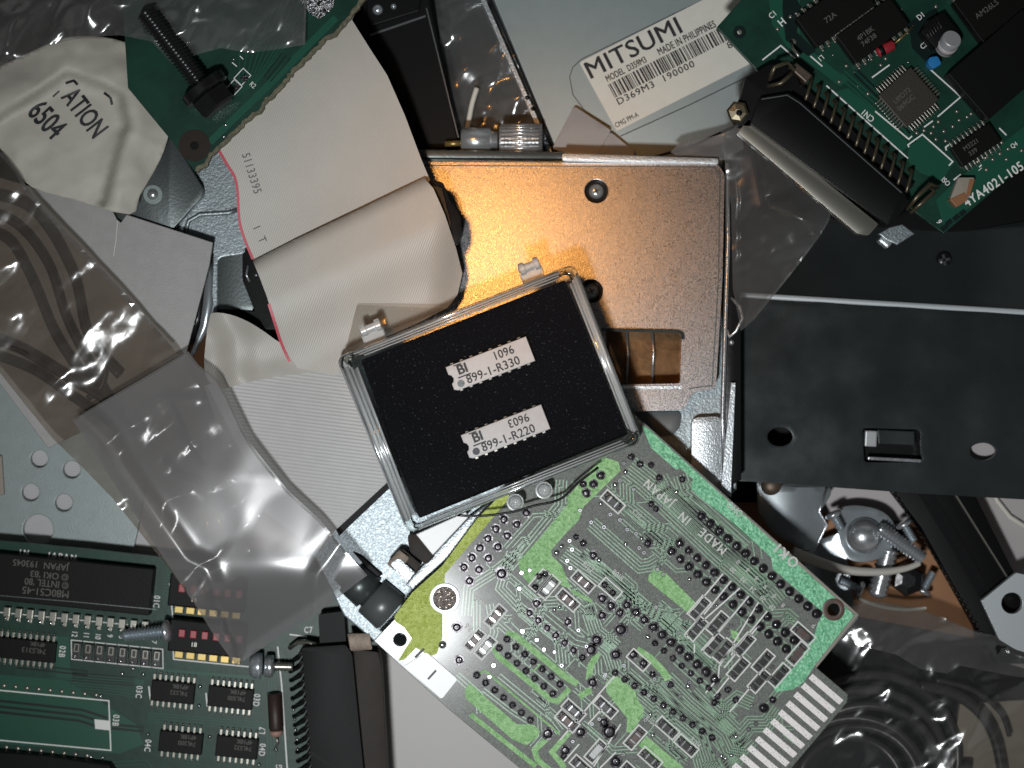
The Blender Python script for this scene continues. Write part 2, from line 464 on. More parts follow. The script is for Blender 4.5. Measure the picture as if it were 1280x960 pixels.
def dup(root, px, py, z, rot=0.0, label=None):
    """a copy of a thing with copies of its parts and sub-parts"""
    r = root.copy(); C.objects.link(r); r.location = P(px, py, z); r.rotation_euler = (0, 0, R(rot))
    if label: r['label'] = label
    for ch in list(root.children):
        c = ch.copy(); C.objects.link(c); c.parent = r
        for g in ch.children:
            d = g.copy(); C.objects.link(d); d.parent = c
    return r
def part_copy(o, px, py, z, rot, parent):
    """another instance of a part whose mesh is modelled around its own origin"""
    c = o.copy(); C.objects.link(c); c.parent = parent
    c.location = P(px, py, z) - origin_of(parent); c.rotation_euler = (0, 0, R(rot)); c.scale = (K(z),) * 3
    for ch in list(o.children):
        d = ch.copy(); C.objects.link(d); d.parent = c
    return c
def local_part(g, name, mats, px, py, z, rot, parent, smooth=False):
    """the shape was modelled around photo centre (640,480) at height ZR; set it down at px,py,z"""
    bm = g.bm
    off = P(640, 480, ZR)
    for v in bm.verts: v.co -= off
    if not isinstance(mats, (list, tuple)): mats = [mats]
    me = bpy.data.meshes.new(name)
    if smooth:
        for f in bm.faces: f.smooth = True
    bm.to_mesh(me); bm.free()
    for m in mats: me.materials.append(M[m])
    o = bpy.data.objects.new(name, me); C.objects.link(o); o.parent = parent
    o.location = P(px, py, z) - (origin_of(parent) if parent else Vector((0, 0, 0))); o.rotation_euler = (0, 0, R(rot)); o.scale = (K(z),) * 3
    return o
LZ = ZR  # local modelling height
# ================================================================ THE SURFACE
g = G(); g.plate([(-900, -800), (2200, -800), (2200, 1800), (-900, 1800)], 0, 20)
o = g.obj('table_top', 'table'); o['kind'] = 'structure'

# ================================================================ LOW SHEETS
g = G(); g.plate([(440, 790), (700, 800), (760, 1060), (440, 1060)], 40, 4, bevel=1)
tag(g.obj('plastic_sheet', 'white'), 'plain off-white sheet under the left corner of the solder-side board', 'plastic sheet')
g = G(); g.plate([(1015, 500), (1360, 500), (1360, 860), (1262, 830), (1150, 655), (1015, 640)], 16, 5, bevel=1)
tag(g.obj('plastic_sheet', 'pinkwhite'), 'pinkish white sheet showing below the long blackened steel channel', 'plastic sheet')
g = G(); g.tube(smooth_poly([(1238, 612, 0), (1256, 640, 0), (1290, 664, 0)], False, 6) and [(1236, 600, 24), (1246, 626, 24), (1262, 646, 24), (1300, 670, 24)], 3.5)
tag(g.obj('thin_cord', 'label'), 'thin cream cord lying on the pinkish white sheet at the right', 'cord')

g = G(); g.plate([(1180, 535), (1350, 535), (1350, 605), (1180, 598)], 92, 3)
tag(g.obj('raised_sheet', 'pinkwhite'), 'added piece of pinkish sheet raised into the light under the oval channel hole', 'card')  # piece of the pinkish sheet, raised here to stay out of shadow
# flat ribbed cable that shows through the round holes
g = G(); g.plate([(-60, 480), (260, 500), (250, 770), (-60, 770)], 49, 4)
tag(g.obj('flat_cable', 'ribbon3'), 'ribbed light grey flat cable seen through the round holes of the grey green plate', 'flat cable')

# black filler added for the shade in the channel hole and gap
g = G(); g.plate(roundpoly([(905, 430), (1012, 430), (1012, 600), (1000, 628), (905, 628)], 10), 40, 30, bevel=3)
tag(g.obj('shade_filler', 'black'), 'black filler standing in for shade between the steel channel and the metal drive', 'shade filler')

# ================================================================ GREY GREEN PLATE WITH HOLES
t = thing('ventilated_plate', 'grey green sheet metal plate with round holes above the chip-side board', 'metal plate', 60, 600, 40)
hs = [circ(61, 533, 10.5), circ(49, 573.5, 11), circ(89.5, 587, 11), circ(38, 615.5, 11), circ(79.5, 628.5, 11), circ(47.5, 662, 19, 28)]
g = G(); g.plate([(-60, 400), (130, 420), (190, 560), (172, 662), (165, 694), (158, 760), (-60, 760)], 60, 7, holes=hs, bevel=1.2)
g.obj('sheet', 'plategrey', t)
g = G(); g.plate([(-8, 568), (2, 570), (5, 618), (-8, 622)], 66, 5, bevel=1)
tag(g.obj('bracket_piece', 'beige'), 'small beige green piece on the holed plate at the left edge', 'bracket')

# ================================================================ BLACKENED STEEL CHANNEL (right)
t = thing('steel_channel', 'long blackened steel channel with a bright bent edge and punched slots', 'metal channel', 1100, 450, 30)
def chan_y(x): return 369 + (x - 925) * .0605     # the bend line
def chan_z(x, y):
    d = y - chan_y(x)
    if d >= 4: return 118
    if d > -4: return 118 - 6 * ((4 - d) / 8) ** 2 
    return 112 + (d + 4) * .55
slot = roundpoly([(1078, 535), (1150, 537), (1153, 578), (1080, 578)], 5, 3)
hs = [circ(975, 546, 16, 24, 12), slot, circ(1228.5, 564.5, 16.5, 24, 11)]
g = G(); g.plate([(890, 270), (1060, 262), (1360, 262), (1360, 629), (1150, 617), (940, 602), (890, 600)], chan_z, 7, holes=hs, bevel=1.0, step=7)
ch = g.obj('web', 'steeldark', t, smooth=True, auto=35)
g = G(); g.tube([(x, chan_y(x), 114.5) for x in range(890, 1361, 30)], 4.2, 24)
g.obj('bent_edge', 'edgeline', t)  # pale tube stands in for the highlight along the bend
g = G(); g.box(1087, 548, 15, 20, -3, 106, 117, 2)
g.obj('slot_tab', 'capw', t)
g = G(); g.plate([(1097, 537), (1143, 539), (1144, 557), (1098, 555)], 121, 4, bevel=1.5); g.obj('slot_strap', 'steeldark', t)
g = G(); g.box(1116, 574, 66, 4.0, -3, 106, 119, 1)
g.obj('slot_lip', 'bright', t)
g = G(); g.plate([(1070, 526), (1160, 526), (1160, 590), (1070, 590)], 96, 4)
g.obj('slot_backing', 'blackmetal', t)
sc = G(); sc.dome(1180, 325, chan_z(1180, 325), 11, 5, 18, 4)
so = sc.obj('screw', 'blackmetal', t)
g = G(); zz = chan_z(1180, 325) + 5.2
for a in (10, 100): g.box(1180, 325, 14, 3, a, zz - 1, zz + .4)
g.obj('screw_recess', 'steelmid', so)

# ================================================================ MAIN METAL DRIVE
t = thing('metal_drive', 'zinc plated metal disk drive with round screws and a barred window beside the clear case', 'disk drive', 680, 450, 20)
g = G()
ZC = 150
base = [(212, 186), (345, 184), (700, 190), (919, 198), (921, 612), (820, 700), (700, 800), (480, 812), (430, 770), (395, 700), (330, 620), (270, 520), (262, 440), (262, 410), (266, 318), (250, 300), (212, 300)]
g.plate(base, ZC, 12, bevel=2, holes=[roundpoly([(272, 322), (340, 312), (352, 424), (272, 424)], 8, 3), roundpoly([(757, 411), (852, 413), (850, 479), (760, 481)], 3, 2)])
g.obj('chassis', 'zinc', t)
g = G(); g.plate([(222, 200), (900, 206), (905, 590), (800, 690), (480, 780), (300, 560), (275, 440), (275, 300)], 136, 110)
g.obj('body', 'steelmid', t)
# raised cover with the warm reflection
cov = roundpoly([(497, 202), (896, 204), (906, 216), (903, 350), (895, 486), (864, 491), (857, 512), (745, 516), (497, 516)], 8, 4)
win = roundpoly([(757, 411), (852, 413), (850, 479), (760, 481)], 3, 2)
h1 = circ(745.5, 239, 15, 28); h2 = circ(739, 364, 15, 28)
g = G(); g.plate(cov, lambda x, y: 158 + (x - 500) * .06 + (y - 200) * .04, 7.5, holes=[win, h1, h2], bevel=2.2, step=40)
cv = g.obj('cover', 'cover', t)
g = G(); g.strip([(500, 206.5), (893, 209), (900, 218), (898, 350), (890, 482), (861, 486)], 1.4, lambda x, y: 158.8 + (x - 500) * .06 + (y - 200) * .04, 1)
g.obj('cover_groove', 'steelmid', cv)
for hx, hy in ((745.5, 239), (739, 364)):
    g = G(); g.dome(hx, hy, 165, 10, 6, 20, 4, dent=1); s = g.obj('screw', 'clipm', t)
    g = G()
    for a in (25, 115): g.box(hx, hy, 9, 2.2, a, 169.5, 171.6)
    g.obj('cross_recess', 'steelmid', s)
    g = G(); g.plate(circ(hx, hy, 15.5, 24), 163, .8); g.obj('washer', 'blackmetal', t)
# window
g = G(); g.plate([(752, 405), (858, 407), (856, 486), (752, 486)], 139, 3); wn = g.obj('window', 'slot', t)
for x in (784, 816):
    g = G(); g.tube([(x - 1, 413, 147), (x + 1, 440, 147), (x - 1, 478, 147)], 1.7); g.obj('window_bar', 'bright', wn)
g = G(); g.strip([(752, 412), (848, 414), (853, 417), (854, 424)], 4, 190, 4); g.obj('window_lip', 'steeldark', t)
g = G(); g.strip([(757, 484), (852, 484)], 3.5, 192, 4); g.obj('window_lip', 'brushed', t)
# lower trays
g = G(); g.plate(roundpoly([(700, 516), (852, 514), (850, 536), (838, 545), (700, 549)], 7, 4), 153.5, 3, bevel=1.5); g.obj('tray', 'greyplastic', t, smooth=True, auto=30)
g = G(); g.plate(roundpoly([(865, 522), (902, 520), (902, 640), (864, 610)], 9, 4), 170, 18, bevel=2); g.obj('side_step', 'brushed', t, smooth=True, auto=30)
# top rim, right rail and the loops on it
g = G(); g.plate([(340, 184), (705, 190), (705, 199), (340, 196)], 165, 16, bevel=2.5); g.obj('rim', 'steelmid', t, smooth=True, auto=30)
g = G(); g.plate(roundpoly([(703, 192), (898, 198), (898, 205), (703, 200)], 2, 3), 187, 34, bevel=2); g.obj('rim', 'brushed', t, smooth=True, auto=30)
g = G(); g.plate([(905, 197), (926, 200), (927, 600), (905, 612)], 172, 50, bevel=4); rl = g.obj('side_rail', 'blackmetal', t, smooth=True, auto=30)
g = G(); g.tube([(909, 204, 178), (910, 300, 178), (906, 420, 178), (903, 520, 178), (905, 610, 178)], 3.0); g.obj('rail_edge', 'bright', t)
for y, l in ((250, 24), (296, 8), (318, 8)):
    g = G(); g.tube([(920, y - l, 172), (922, y, 176), (920, y + l, 172)], 1.8); g.tube([(924, y - l * .7, 171), (926, y, 174), (924, y + l * .6, 171)], 1.2); g.obj('slot_glint', 'bright', t)  # bright tubes stand in for glints on the rail slots
g = G(); g.tube([(914, 372, 176), (925, 384, 180), (928, 398, 180), (920, 414, 178), (912, 421, 176), (909, 412, 176)], 2.2); g.obj('wire_loop', 'bright', t)
g = G(); g.dome(914, 428, 172, 4, 4); g.obj('rivet', 'bright', t)
g = G(); g.plate([(914, 478), (920, 478), (914, 622), (901, 612)], 182, 16, bevel=1); g.obj('edge_flange', 'brushed', t)
# left details: pressed ridge, corner roller, plastics in the recess
g = G(); g.tube([(231, 292, 150), (236, 276, 150), (250, 268, 150), (285, 266, 150), (297, 262, 150)], 3.4); g.obj('pressed_ridge', 'zinc', t)
g = G(); g.plate(roundpoly([(272, 300), (316, 300), (318, 390), (272, 392)], 10, 4), 148, 6, bevel=3); g.obj('hinge_cover', 'steelmid', t, smooth=True, auto=30)
g = G(); g.plate([(270, 386), (330, 388), (354, 398), (352, 424), (270, 404)], 150, 14, bevel=2); g.obj('latch_block', 'black', t)

# chrome strip next to the grey sheet
t = thing('bent_strip', 'curved polished steel strip along the right edge of the warm grey sheet', 'metal strip', 250, 390, 120)
g = G(); g.tube([(262, 325, 140), (262, 352, 144), (261, 380, 146), (256, 408, 146), (246, 430, 142), (238, 448, 138)], 6, rf=lambda u: 3 + 5 * math.sin(math.pi * min(1, u * 1.2)))
g.obj('strip', 'chrome', t)
g = G(); g.tube([(256, 330, 140), (254, 360, 142), (248, 395, 143), (238, 430, 140)], 4.5); g.obj('inner_strip', 'blackmetal', t)

# lower left hardware on the drive: nut block, bracket, roller
t = thing('metal_bracket', 'bright metal bracket arm poking out under the corner of the clear case', 'metal bracket', 560, 690, 150)
g = G(); g.plate([(507, 731), (520, 716), (585, 648), (650, 600), (668, 612), (628, 650), (543, 716), (520, 740)], 176, 12, bevel=2.5); g.obj('arm', 'brushed', t, smooth=True, auto=30)
g = G(); g.plate([(520, 668), (582, 640), (586, 646), (541, 694)], 192, 12, bevel=1); g.obj('plate', 'sticker', t)  # white colour stands in for flash glare on the metal
g = G(); g.plate(roundpoly([(509, 668), (524, 668), (545, 694), (533, 706), (512, 690)], 5), 178, 14, bevel=3); g.obj('corner', 'brownshell', t, smooth=True, auto=30)
t = thing('square_nut', 'small square metal nut beside the bracket arm below the clear case', 'nut', 503, 706, 150)
g = G(); g.plate(roundpoly([(483, 705), (499, 687), (512, 697), (498, 716)], 3), 186, 30, bevel=2.5); g.obj('block', 'brownmetal', t, smooth=True, auto=30)
g = G(); g.plate(roundpoly([(496, 692), (504, 686), (527, 706), (519, 716)], 3), 180, 26, bevel=2); g.obj('shoulder', 'brownshell', t, smooth=True, auto=30)
g = G(); g.plate(roundpoly([(488, 705), (498, 697), (519, 716), (508, 729)], 3), 188, 6, bevel=2); g.obj('face', 'brushed', t, smooth=True, auto=30)
t = thing('stepped_roller', 'dark stepped metal roller between the antistatic bag and the solder-side board', 'roller', 460, 750, 110)
g = G(); g.lathe((428, 712, 158), (500, 776, 158), [(0, 8), (1, 17), (14, 18), (15, 23), (46, 24), (47, 19), (50, 19)], 28); g.obj('barrel', 'steelmid', t)
g = G(); g.lathe((428, 712, 158), (500, 776, 158), [(50, 19), (51, 27), (84, 28), (86, 24)], 28); g.obj('sleeve', 'greyplastic', t)
g = G(); g.plate([(441, 690), (452, 695), (478, 718), (470, 724)], 158, 5, bevel=1.5); g.obj('flange', 'black', t)
g = G(); g.plate([(486, 745), (496, 742), (502, 752), (492, 765), (480, 757)], 166, 14, bevel=2); g.obj('key', 'black', t)

# ================================================================ FLOPPY DRIVE WITH LABEL
t = thing('floppy_drive', 'grey green floppy drive with a white barcode label at the top', 'floppy drive', 780, 60, 20)
g = G(); g.plate([(592, -60), (697, 192), (760, 230), (905, 178), (1000, 130), (1040, -60)], 118, 95, bevel=3); g.obj('body', 'paintgrey', t, smooth=True, auto=30)
g = G(); g.strip([(578, -60), (690, 196)], 5, 114, 40); g.obj('edge_rail', 'brushed', t)
g = G(); g.strip([(588, -60), (698, 196)], 2.2, 119.3, 3); g.obj('edge_groove', 'black', t)
g = G()
for (x, y, r) in ((659, 122, 3), (666, 136, 3), (676, 158, 4), (684, 176, 3)): g.dome(x, y, 114, r, 3, 10)
g.obj('edge_dimples', 'blackmetal', t)
g = G(); g.strip([(900, -10), (845, 16), (727, 74), (716, 84), (712, 96), (716, 118), (732, 140), (762, 158)], 1.0, 118.6, 1)
g.strip([(776, 170), (860, 132), (1000, 64)], 1.2, 118.6, 1)
g.obj('pressed_outline', 'steelmid', t)
g = G(); g.strip([(760, 212), (862, 184), (935, 150), (1000, 118)], 3.0, 119.4, 1); g.obj('lower_seam', 'black', t)
lb = [(724, 78), (771, 164), (1010, 43), (963, -43)]
g = G(); g.plate(roundpoly(lb, 3, 3), 119.2, 1.4); lab = g.obj('label', 'label', t)
A = 27.0; z = 119.6
def lp(u, v):   # along and across the label, from its upper left corner
    return 724 + u * .891 + v * .48, 78 - u * .454 + v * .877
g = G()
x, y = lp(1, 25); g.text('MITSUMI', x, y, 31, A, z, xs=1.08, bold=.012, sp=1.05)
x, y = lp(19, 38); g.text('MODEL  D359M3', x, y, 11.5, A, z, xs=.66, bold=.018)
x, y = lp(92, 38); g.text('MADE IN PHILIPPINES', x, y, 13, A, z, xs=.62, bold=.018, sp=1.05)
x, y = lp(17, 70); g.text('D369M3  190000', x, y, 12, A, z, xs=1.12, bold=.01, sp=1.15)
x, y = lp(172, 70); g.text('8G', x, y, 12, A, z, xs=1.12, bold=.01, sp=1.15)
x, y = lp(1, 94); g.text('CMG PM-A', x, y, 9, A, z, xs=.75, bold=.01)
rb = random.Random(3); u = 18
while u < 235:
    w = rb.choice([.9, .9, 1.7, 2.4]); a = lp(u, 41); b = lp(u + w, 41); c = lp(u + w, 60); d = lp(u, 60)
    g.plate([a, b, c, d], z, 0); u += w + rb.choice([.9, 1.0, 1.8, 2.3])
g.obj('printing', 'ink', lab)

# tape tab
g = G(); 
def tz(x, y): return 132 + 4 * sm(y, 130, 165) + 1.5 * nz(x, y, .03)
g.plate(roundpoly([(718, 133), (764, 163), (746, 193), (716, 194), (690, 186)], 4), tz, 1.5, step=8)
g.plate(roundpoly([(763, 165), (794, 190), (790, 196), (746, 194)], 3), lambda x, y: 134 - 3 * sm(x, 750, 790), 1.5, step=8)
tag(g.obj('tape_tab', 'tape', smooth=True, auto=40), 'folded grey adhesive tape tab sticking up below the barcode label', 'tape')

# thumbscrew
t = thing('thumbscrew', 'knurled metal thumbscrew lying between the clear bag and the top rim of the metal drive', 'thumbscrew', 620, 176, 90)
g = G(); g.lathe((624, 176, 138), (690, 176, 138), [(0, 17), (2, 21)] + [(2 + 5 * i + d, 21 - (i % 2) * .8) for i in range(10) for d in (0, 4)] + [(56, 17)], 40, flat=True)
kn = g.obj('knob', 'brushed', t)
g = G()
for k in range(26):
    a = 2 * math.pi * k / 26
    c = P(626, 176, 138) + Vector((0, math.cos(a) * 21 * S, math.sin(a) * 21 * S)); d = Vector((54 * S, 0, 0))
    g.tube([c, c + d], 1.5, 5, world=True)
g.obj('knurling', 'bright', kn)
g = G(); g.lathe((576, 176, 138), (624, 176, 138), [(0, 13), (2, 17), (38, 17), (40, 13), (48, 12)], 28); g.obj('barrel', 'chrome', t)
g = G(); g.tube([(556, 180, 140), (578, 179, 140)], 4); g.obj('tip', 'gold', t)

# black panel
t = thing('equipment_cover', 'matt black plastic cover standing behind the upper ribbon cable', 'plastic cover', 510, 90, 40)
g = G(); g.plate([(425, -60), (532, -60), (537, 0), (572, 172), (573, 186), (430, 186)], 128, 70, bevel=2); g.obj('panel', 'black', t)
g = G(); g.strip([(462, 44), (532, 20)], 2.5, 130, 3); g.obj('ridge', 'greyplastic', t)
g = G(); g.plate([(455, -20), (530, -25), (524, 14), (460, 34)], 131, 6, bevel=2); bb = g.obj('boss', 'black', t)
g = G(); g.dome(472, 12, 131, 7, 5); g.dome(492, 8, 131, 4, 4); g.obj('screw', 'chrome', bb)
g = G(); g.strip([(533, 10), (573, 172)], 1.5, 129, 2); g.obj('edge_bevel', 'greyplastic', t)

# black blocks added to keep the gaps under board and bag dark
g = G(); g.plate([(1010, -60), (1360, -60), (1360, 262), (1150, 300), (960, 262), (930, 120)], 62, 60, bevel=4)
tag(g.obj('dark_filler', 'black'), 'added black block darkening the gap under the connector board at the upper right', 'dark filler')
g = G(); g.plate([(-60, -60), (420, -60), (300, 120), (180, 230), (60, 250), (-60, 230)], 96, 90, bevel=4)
tag(g.obj('dark_filler', 'black'), 'added black block darkening the gap under the crumpled clear bag at the upper left', 'dark filler')

# ================================================================ DARK PLATE WITH RIVET, WARM GREY SHEET
t = thing('steel_plate', 'dark steel plate corner with one rivet beside the crumpled white paper', 'metal plate', 200, 240, 150)
g = G(); g.plate(roundpoly([(140, 180), (214, 172), (254, 237), (252, 246), (214, 288), (140, 290)], 4, 3), 172, 16, bevel=3); g.obj('plate', 'steelmid', t, smooth=True, auto=30)
g = G(); g.plate(circ(191, 243, 12, 24), 173.2, 1, bevel=.5); g.obj('washer', 'plategrey', t)
g = G(); g.dome(191, 243, 173, 7.5, 6, 18, 4); g.obj('rivet', 'bright', t)
t = thing('grey_sheet', 'plain warm grey sheet metal panel under the crumpled white paper', 'metal panel', 150, 340, 140)
g = G(); g.plate([(-60, 205), (41, 234), (140, 262), (146, 274), (151, 278), (158, 268), (266, 303), (262, 330), (233, 440), (225, 480), (60, 560), (-60, 400)], 182, 4, bevel=1); g.obj('panel', 'sheetgrey', t)
g = G(); g.strip([(147, 276), (145, 300), (142, 320)], .7, 182.5, .4); g.obj('scratch', 'label', t)

# ================================================================ CRUMPLED PAPER
fold = [(0, 153), (40, 128), (84, 98), (106, 105), (146, 122), (153, 156), (140, 196), (126, 250)]
def env_z(x, y):
    d, s, tt = dist_line(x, y, fold)
    inn = (s > 0)
    if inn: z = 200 + 3 * sm(d, 0, 30)
    else: z = 203 + 26 * sm(d, 0, 12) * (1 - .8 * sm(d, 14, 70))
    flat = 1 - sm(math.hypot((x - 95) / 60, (y - 150) / 46), .7, 1.0)
    z += (1 - flat) * (5 * nz(x, y, .022, 1) + 4 * ridge(x, y, .018, 3) + 2 * nz(x, y, .06, 2))
    return z + 4
t = thing('crumpled_paper', 'crumpled off-white paper envelope with cut-off black printing', 'paper', 100, 160, 190)
ep = [(-30, 100), (0, 83), (40, 64), (81, 47), (128, 46), (169, 56), (194, 59), (209, 81), (214, 119), (212, 162), (200, 200), (175, 244), (162, 268), (94, 250), (40, 234), (18, 210), (0, 186), (-30, 150)]
ep = smooth_poly(ep, True, 3)
g = G(); g.plate(resample(ep, 6), env_z, .8, step=5); g.obj('sheet', 'paper', t, smooth=True)
g = G()
zt = lambda x, y: env_z(x, y) + 1.2
g.text('ATION', 76, 122, 36, -52, 0, xs=.60, bold=.018, zf=zt)
g.text('6504', 33, 141, 40, -47, 0, xs=.60, bold=.02, zf=zt)
g.strip([(82, 104), (92, 101), (97, 106)], 3, lambda x, y: env_z(x, y) + 1.5, .3)
g.strip([(130, 116), (138, 122), (140, 131)], 3, lambda x, y: env_z(x, y) + 1.5, .3)
g.strip([(66, 121), (74, 114)], 2, lambda x, y: env_z(x, y) + 1.5, .3)
g.obj('printing', 'ink', t)

# ================================================================ BROKEN BOARD, TOP LEFT
t = thing('broken_board', 'green circuit board with a ragged broken edge over the upper ribbon cable', 'circuit board', 300, 90, 225)
be = [(500, -45), (470, -18), (455, 0), (447, 12), (440, 22), (428, 35), (420, 44), (409, 50), (396, 62), (385, 74), (368, 91), (350, 113), (331, 131), (326, 141), (315, 147), (298, 163), (274, 187), (264, 195), (259, 206), (250, 212), (246, 216)]
rj = random.Random(5)
ber = [(x + rj.uniform(-1.2, 1.2), y + rj.uniform(-1.2, 1.2)) for x, y in resample(be, 4, False)]
g = G(); g.plate(ber + [(243, 214), (216, 178), (160, 110), (150, -45)], 238, 8, bevel=.5); g.obj('board', 'pcb', t)
inn = [(x - 3 + rj.uniform(-1, 1), y - 3.6 + rj.uniform(-1, 1)) for x, y in ber]
g = G(); g.plate(ber + inn[::-1], 238.8, 9); g.obj('broken_rim', 'edge', t)
g = G()
for k in range(9): g.strip([(238 + k * 3 + 60, 120 - k * 2.2), (300 + k * 9, 62 - k * 3), (330 + k * 9, 40 - k * 4), (360 + k * 6, -30)], 1.2, 238.4, .3)
g.strip([(262, 178), (330, 112), (420, 22)], 9, 238.35, .3)
g.obj('traces', 'pcbtrace', t)
g = G()
for k in range(3): g.strip([(330 + k * 4, 96 + k * 3), (352 + k * 6, 66 + k * 3)], 1.2, 238.7, .3)
g.obj('dark_traces', 'pcbdark', t)
g = G(); g.plate(circ(243, 182, 20, 24), 238.7, .5, holes=[circ(243, 182, 5.5, 14)]); g.obj('hole_ring', 'brownshell', t)
g = G(); g.plate(circ(243, 182, 5.5, 14), 238.5, .5); g.obj('mounting_hole', 'black', t)
g = G()
def rect(cx, cy, w, h, a):
    c, s_ = math.cos(R(a)), -math.sin(R(a))
    return [(cx + x * c - y * s_ * 1 if False else cx + x * math.cos(R(a)) + y * math.sin(R(a)), cy - x * math.sin(R(a)) + y * math.cos(R(a))) for x, y in ((-w / 2, -h / 2), (w / 2, -h / 2), (w / 2, h / 2), (-w / 2, h / 2))]
for cx, cy in ((303, 96), (292, 110), (276, 128)): g.strip(rect(cx, cy, 17, 13, 47), 1.0, 238.9, .3, closed=True)
g.text('R2', 311, 106, 9, -40, 239, xs=.8); g.text('R4', 284, 117, 8, -120, 239, xs=.8); g.text('C3', 262, 135, 9, 40, 239, xs=.8)
g.strip([(290, 78), (296, 83)], 1.2, 238.9, .3); g.strip([(300, 70), (304, 74)], 1.2, 238.9, .3)
g.obj('silkscreen', 'silk', t)
for cx, cy in ((306, 98), (296, 109), (278, 129)):
    g = G(); g.box(cx, cy, 8, 8, 47, 238.4, 239.6, .4); g.obj('solder_pad', 'padd', t)
for cx, cy, r in ((310, 64, 3), (282, 156, 2.5), (280, 171, 2.5), (292, 74, 2)):
    g = G(); g.dome(cx, cy, 238.5, r, 2.5, 10); g.obj('solder_joint', 'solder', t)
g = G(); g.plate(roundpoly([(365, -40), (430, -40), (416, 10), (400, 24), (388, 18), (372, -4)], 3), lambda x, y: 243 + 1.5 * nz(x, y, .1), 1.2, step=5)
tag(g.obj('foil_label', 'foil', smooth=True), 'glittering crinkled silver foil on the broken green board at the top edge', 'foil')

# black machine screw lying on it
t = thing('machine_screw', 'large black machine screw lying on the broken green board', 'screw', 230, 80, 240)
a = (180, 12, 268); b = (266, 124, 258)
prof = [(0, 5), (2, 8)]
n = 24
for i in range(n): prof += [(3 + i * 4.7, 9.6), (5.0 + i * 4.7, 13.4), (5.6 + i * 4.7, 13.4)]
g = G(); g.lathe(a, b, prof + [(118, 11)], 22, flat=False); g.obj('thread', 'blackmetal', t)
g = G(); g.lathe(a, b, [(114, 14), (115, 28), (117, 31), (127, 31), (129, 28), (130, 24)], 36); g.obj('flange', 'blackmetal', t, auto=35)
g = G(); g.lathe(a, b, [(130, 24), (131, 27), (150, 26), (153, 22)], 6, flat=True); g.obj('head', 'blackmetal', t)
# ================================================================ GREY RIBBON CABLE
t = thing('ribbon_cable', 'folded grey ribbon cable with a red edge and black connectors', 'ribbon cable', 430, 300, 160)
foldl = [(316, 326), (365, 301), (530, 222)]
def r1z(x, y):
    # high under the board, sagging towards the fold
    u = (x - 440) * .5 + (y - 25) * .87
    s = u / 260
    return 228 - 16 * sm(s, 0, .75) + 8 * math.sin(max(0, s) * 3.0)
top = [(470, -60), (455, -10), (440, 25), (462, 60), (484, 94), (506, 144), (527, 200), (548, 250), (560, 300), (480, 330), (330, 350), (316, 323), (307, 300), (301, 280), (299, 262), (298, 240), (294, 222), (284, 205), (274, 187), (250, 165), (330, 60), (400, -60)]
g = G(); g.plate(resample(top, 9), r1z, 1.6, step=9); g.obj('upper_run', 'ribbon', t, smooth=True, auto=50)
edge1 = [(274, 189), (284, 206), (293.5, 222), (297, 240), (298, 262), (300, 280), (306, 300), (316, 324)]
g = G(); g.strip(smooth_poly(edge1, False, 4), 3.2, lambda x, y: r1z(x, y) + .8, 1.6); g.obj('red_stripe', 'red', t, smooth=False)
def r2z(x, y):
    d, s, tt = dist_line(x, y, foldl)
    z = 226 + 17 * math.sqrt(max(0, 1 - ((max(0, 16 - d)) / 16) ** 2))
    z -= 26 * sm(d, 50, 150)
    e = (x - 520) * .9 + (y - 330) * .1          # right end curls down round the case
    z -= 20 * sm(e, 10, 60) ** 1.5
    return z
low = [(316, 326), (365, 301), (450, 261), (530, 222), (542, 236), (556, 268), (570, 310), (578, 342), (572, 368), (560, 384), (530, 400), (440, 440), (420, 470), (372, 460), (352, 430), (342, 400), (334, 372), (325, 348)]
g = G(); g.plate(resample(low, 7), r2z, 1.6, step=6); g.obj('folded_run', 'ribbon', t, smooth=True, auto=50)
g = G(); g.strip(smooth_poly([(336, 380), (343, 402), (352, 430), (362, 452)], False, 4), 3.4, lambda x, y: r2z(x, y) + .8, 1.6); g.obj('red_stripe', 'red', t)
# loop flap
def r3z(x, y):
    d, s, tt = dist_line(x, y, [(280, 392), (294, 420), (300, 474)])
    return 196 - 16 * sm(d, 0, 30) * (1 if s > 0 else .5) + 3 * nz(x, y, .03)
g = G(); g.plate(resample(smooth_poly([(262, 398), (266, 391), (287, 393), (310, 402), (331, 415), (353, 430), (400, 452), (416, 462), (350, 470), (300, 480), (274, 486), (256, 466), (258, 420)], True, 3), 6), r3z, 1.6, step=6)
g.obj('loop_flap', 'ribbon', t, smooth=True, auto=50)
# ribbed lower run
def r4z(x, y): return 176 + 5 * sm(x, 300, 460) + 2 * math.sin(x * .02 + y * .01)
g = G(); g.plate([(255, 482), (274, 477), (350, 464), (430, 450), (470, 520), (498, 590), (418, 664), (400, 690), (330, 640), (280, 560)], r4z, 2, step=16); g.obj('lower_run', 'ribbon2', t, smooth=True, auto=50)
g = G(); g.plate([(498, 585), (420, 662), (424, 670), (502, 596)], 172, 4); g.obj('edge_shadow', 'black', t)  # black strip painted as the shadow along the ribbon edge
zt = lambda x, y: r1z(x, y) + .9
g = G(); g.text('51133395', 302, 193, 15, -73, 0, xs=.8, bold=.0, sp=1.1, zf=zt)
g.text('I T', 316, 285, 14, -66, 0, xs=.9, sp=1.6, zf=zt)
g.obj('printing', 'inkgrey', t)
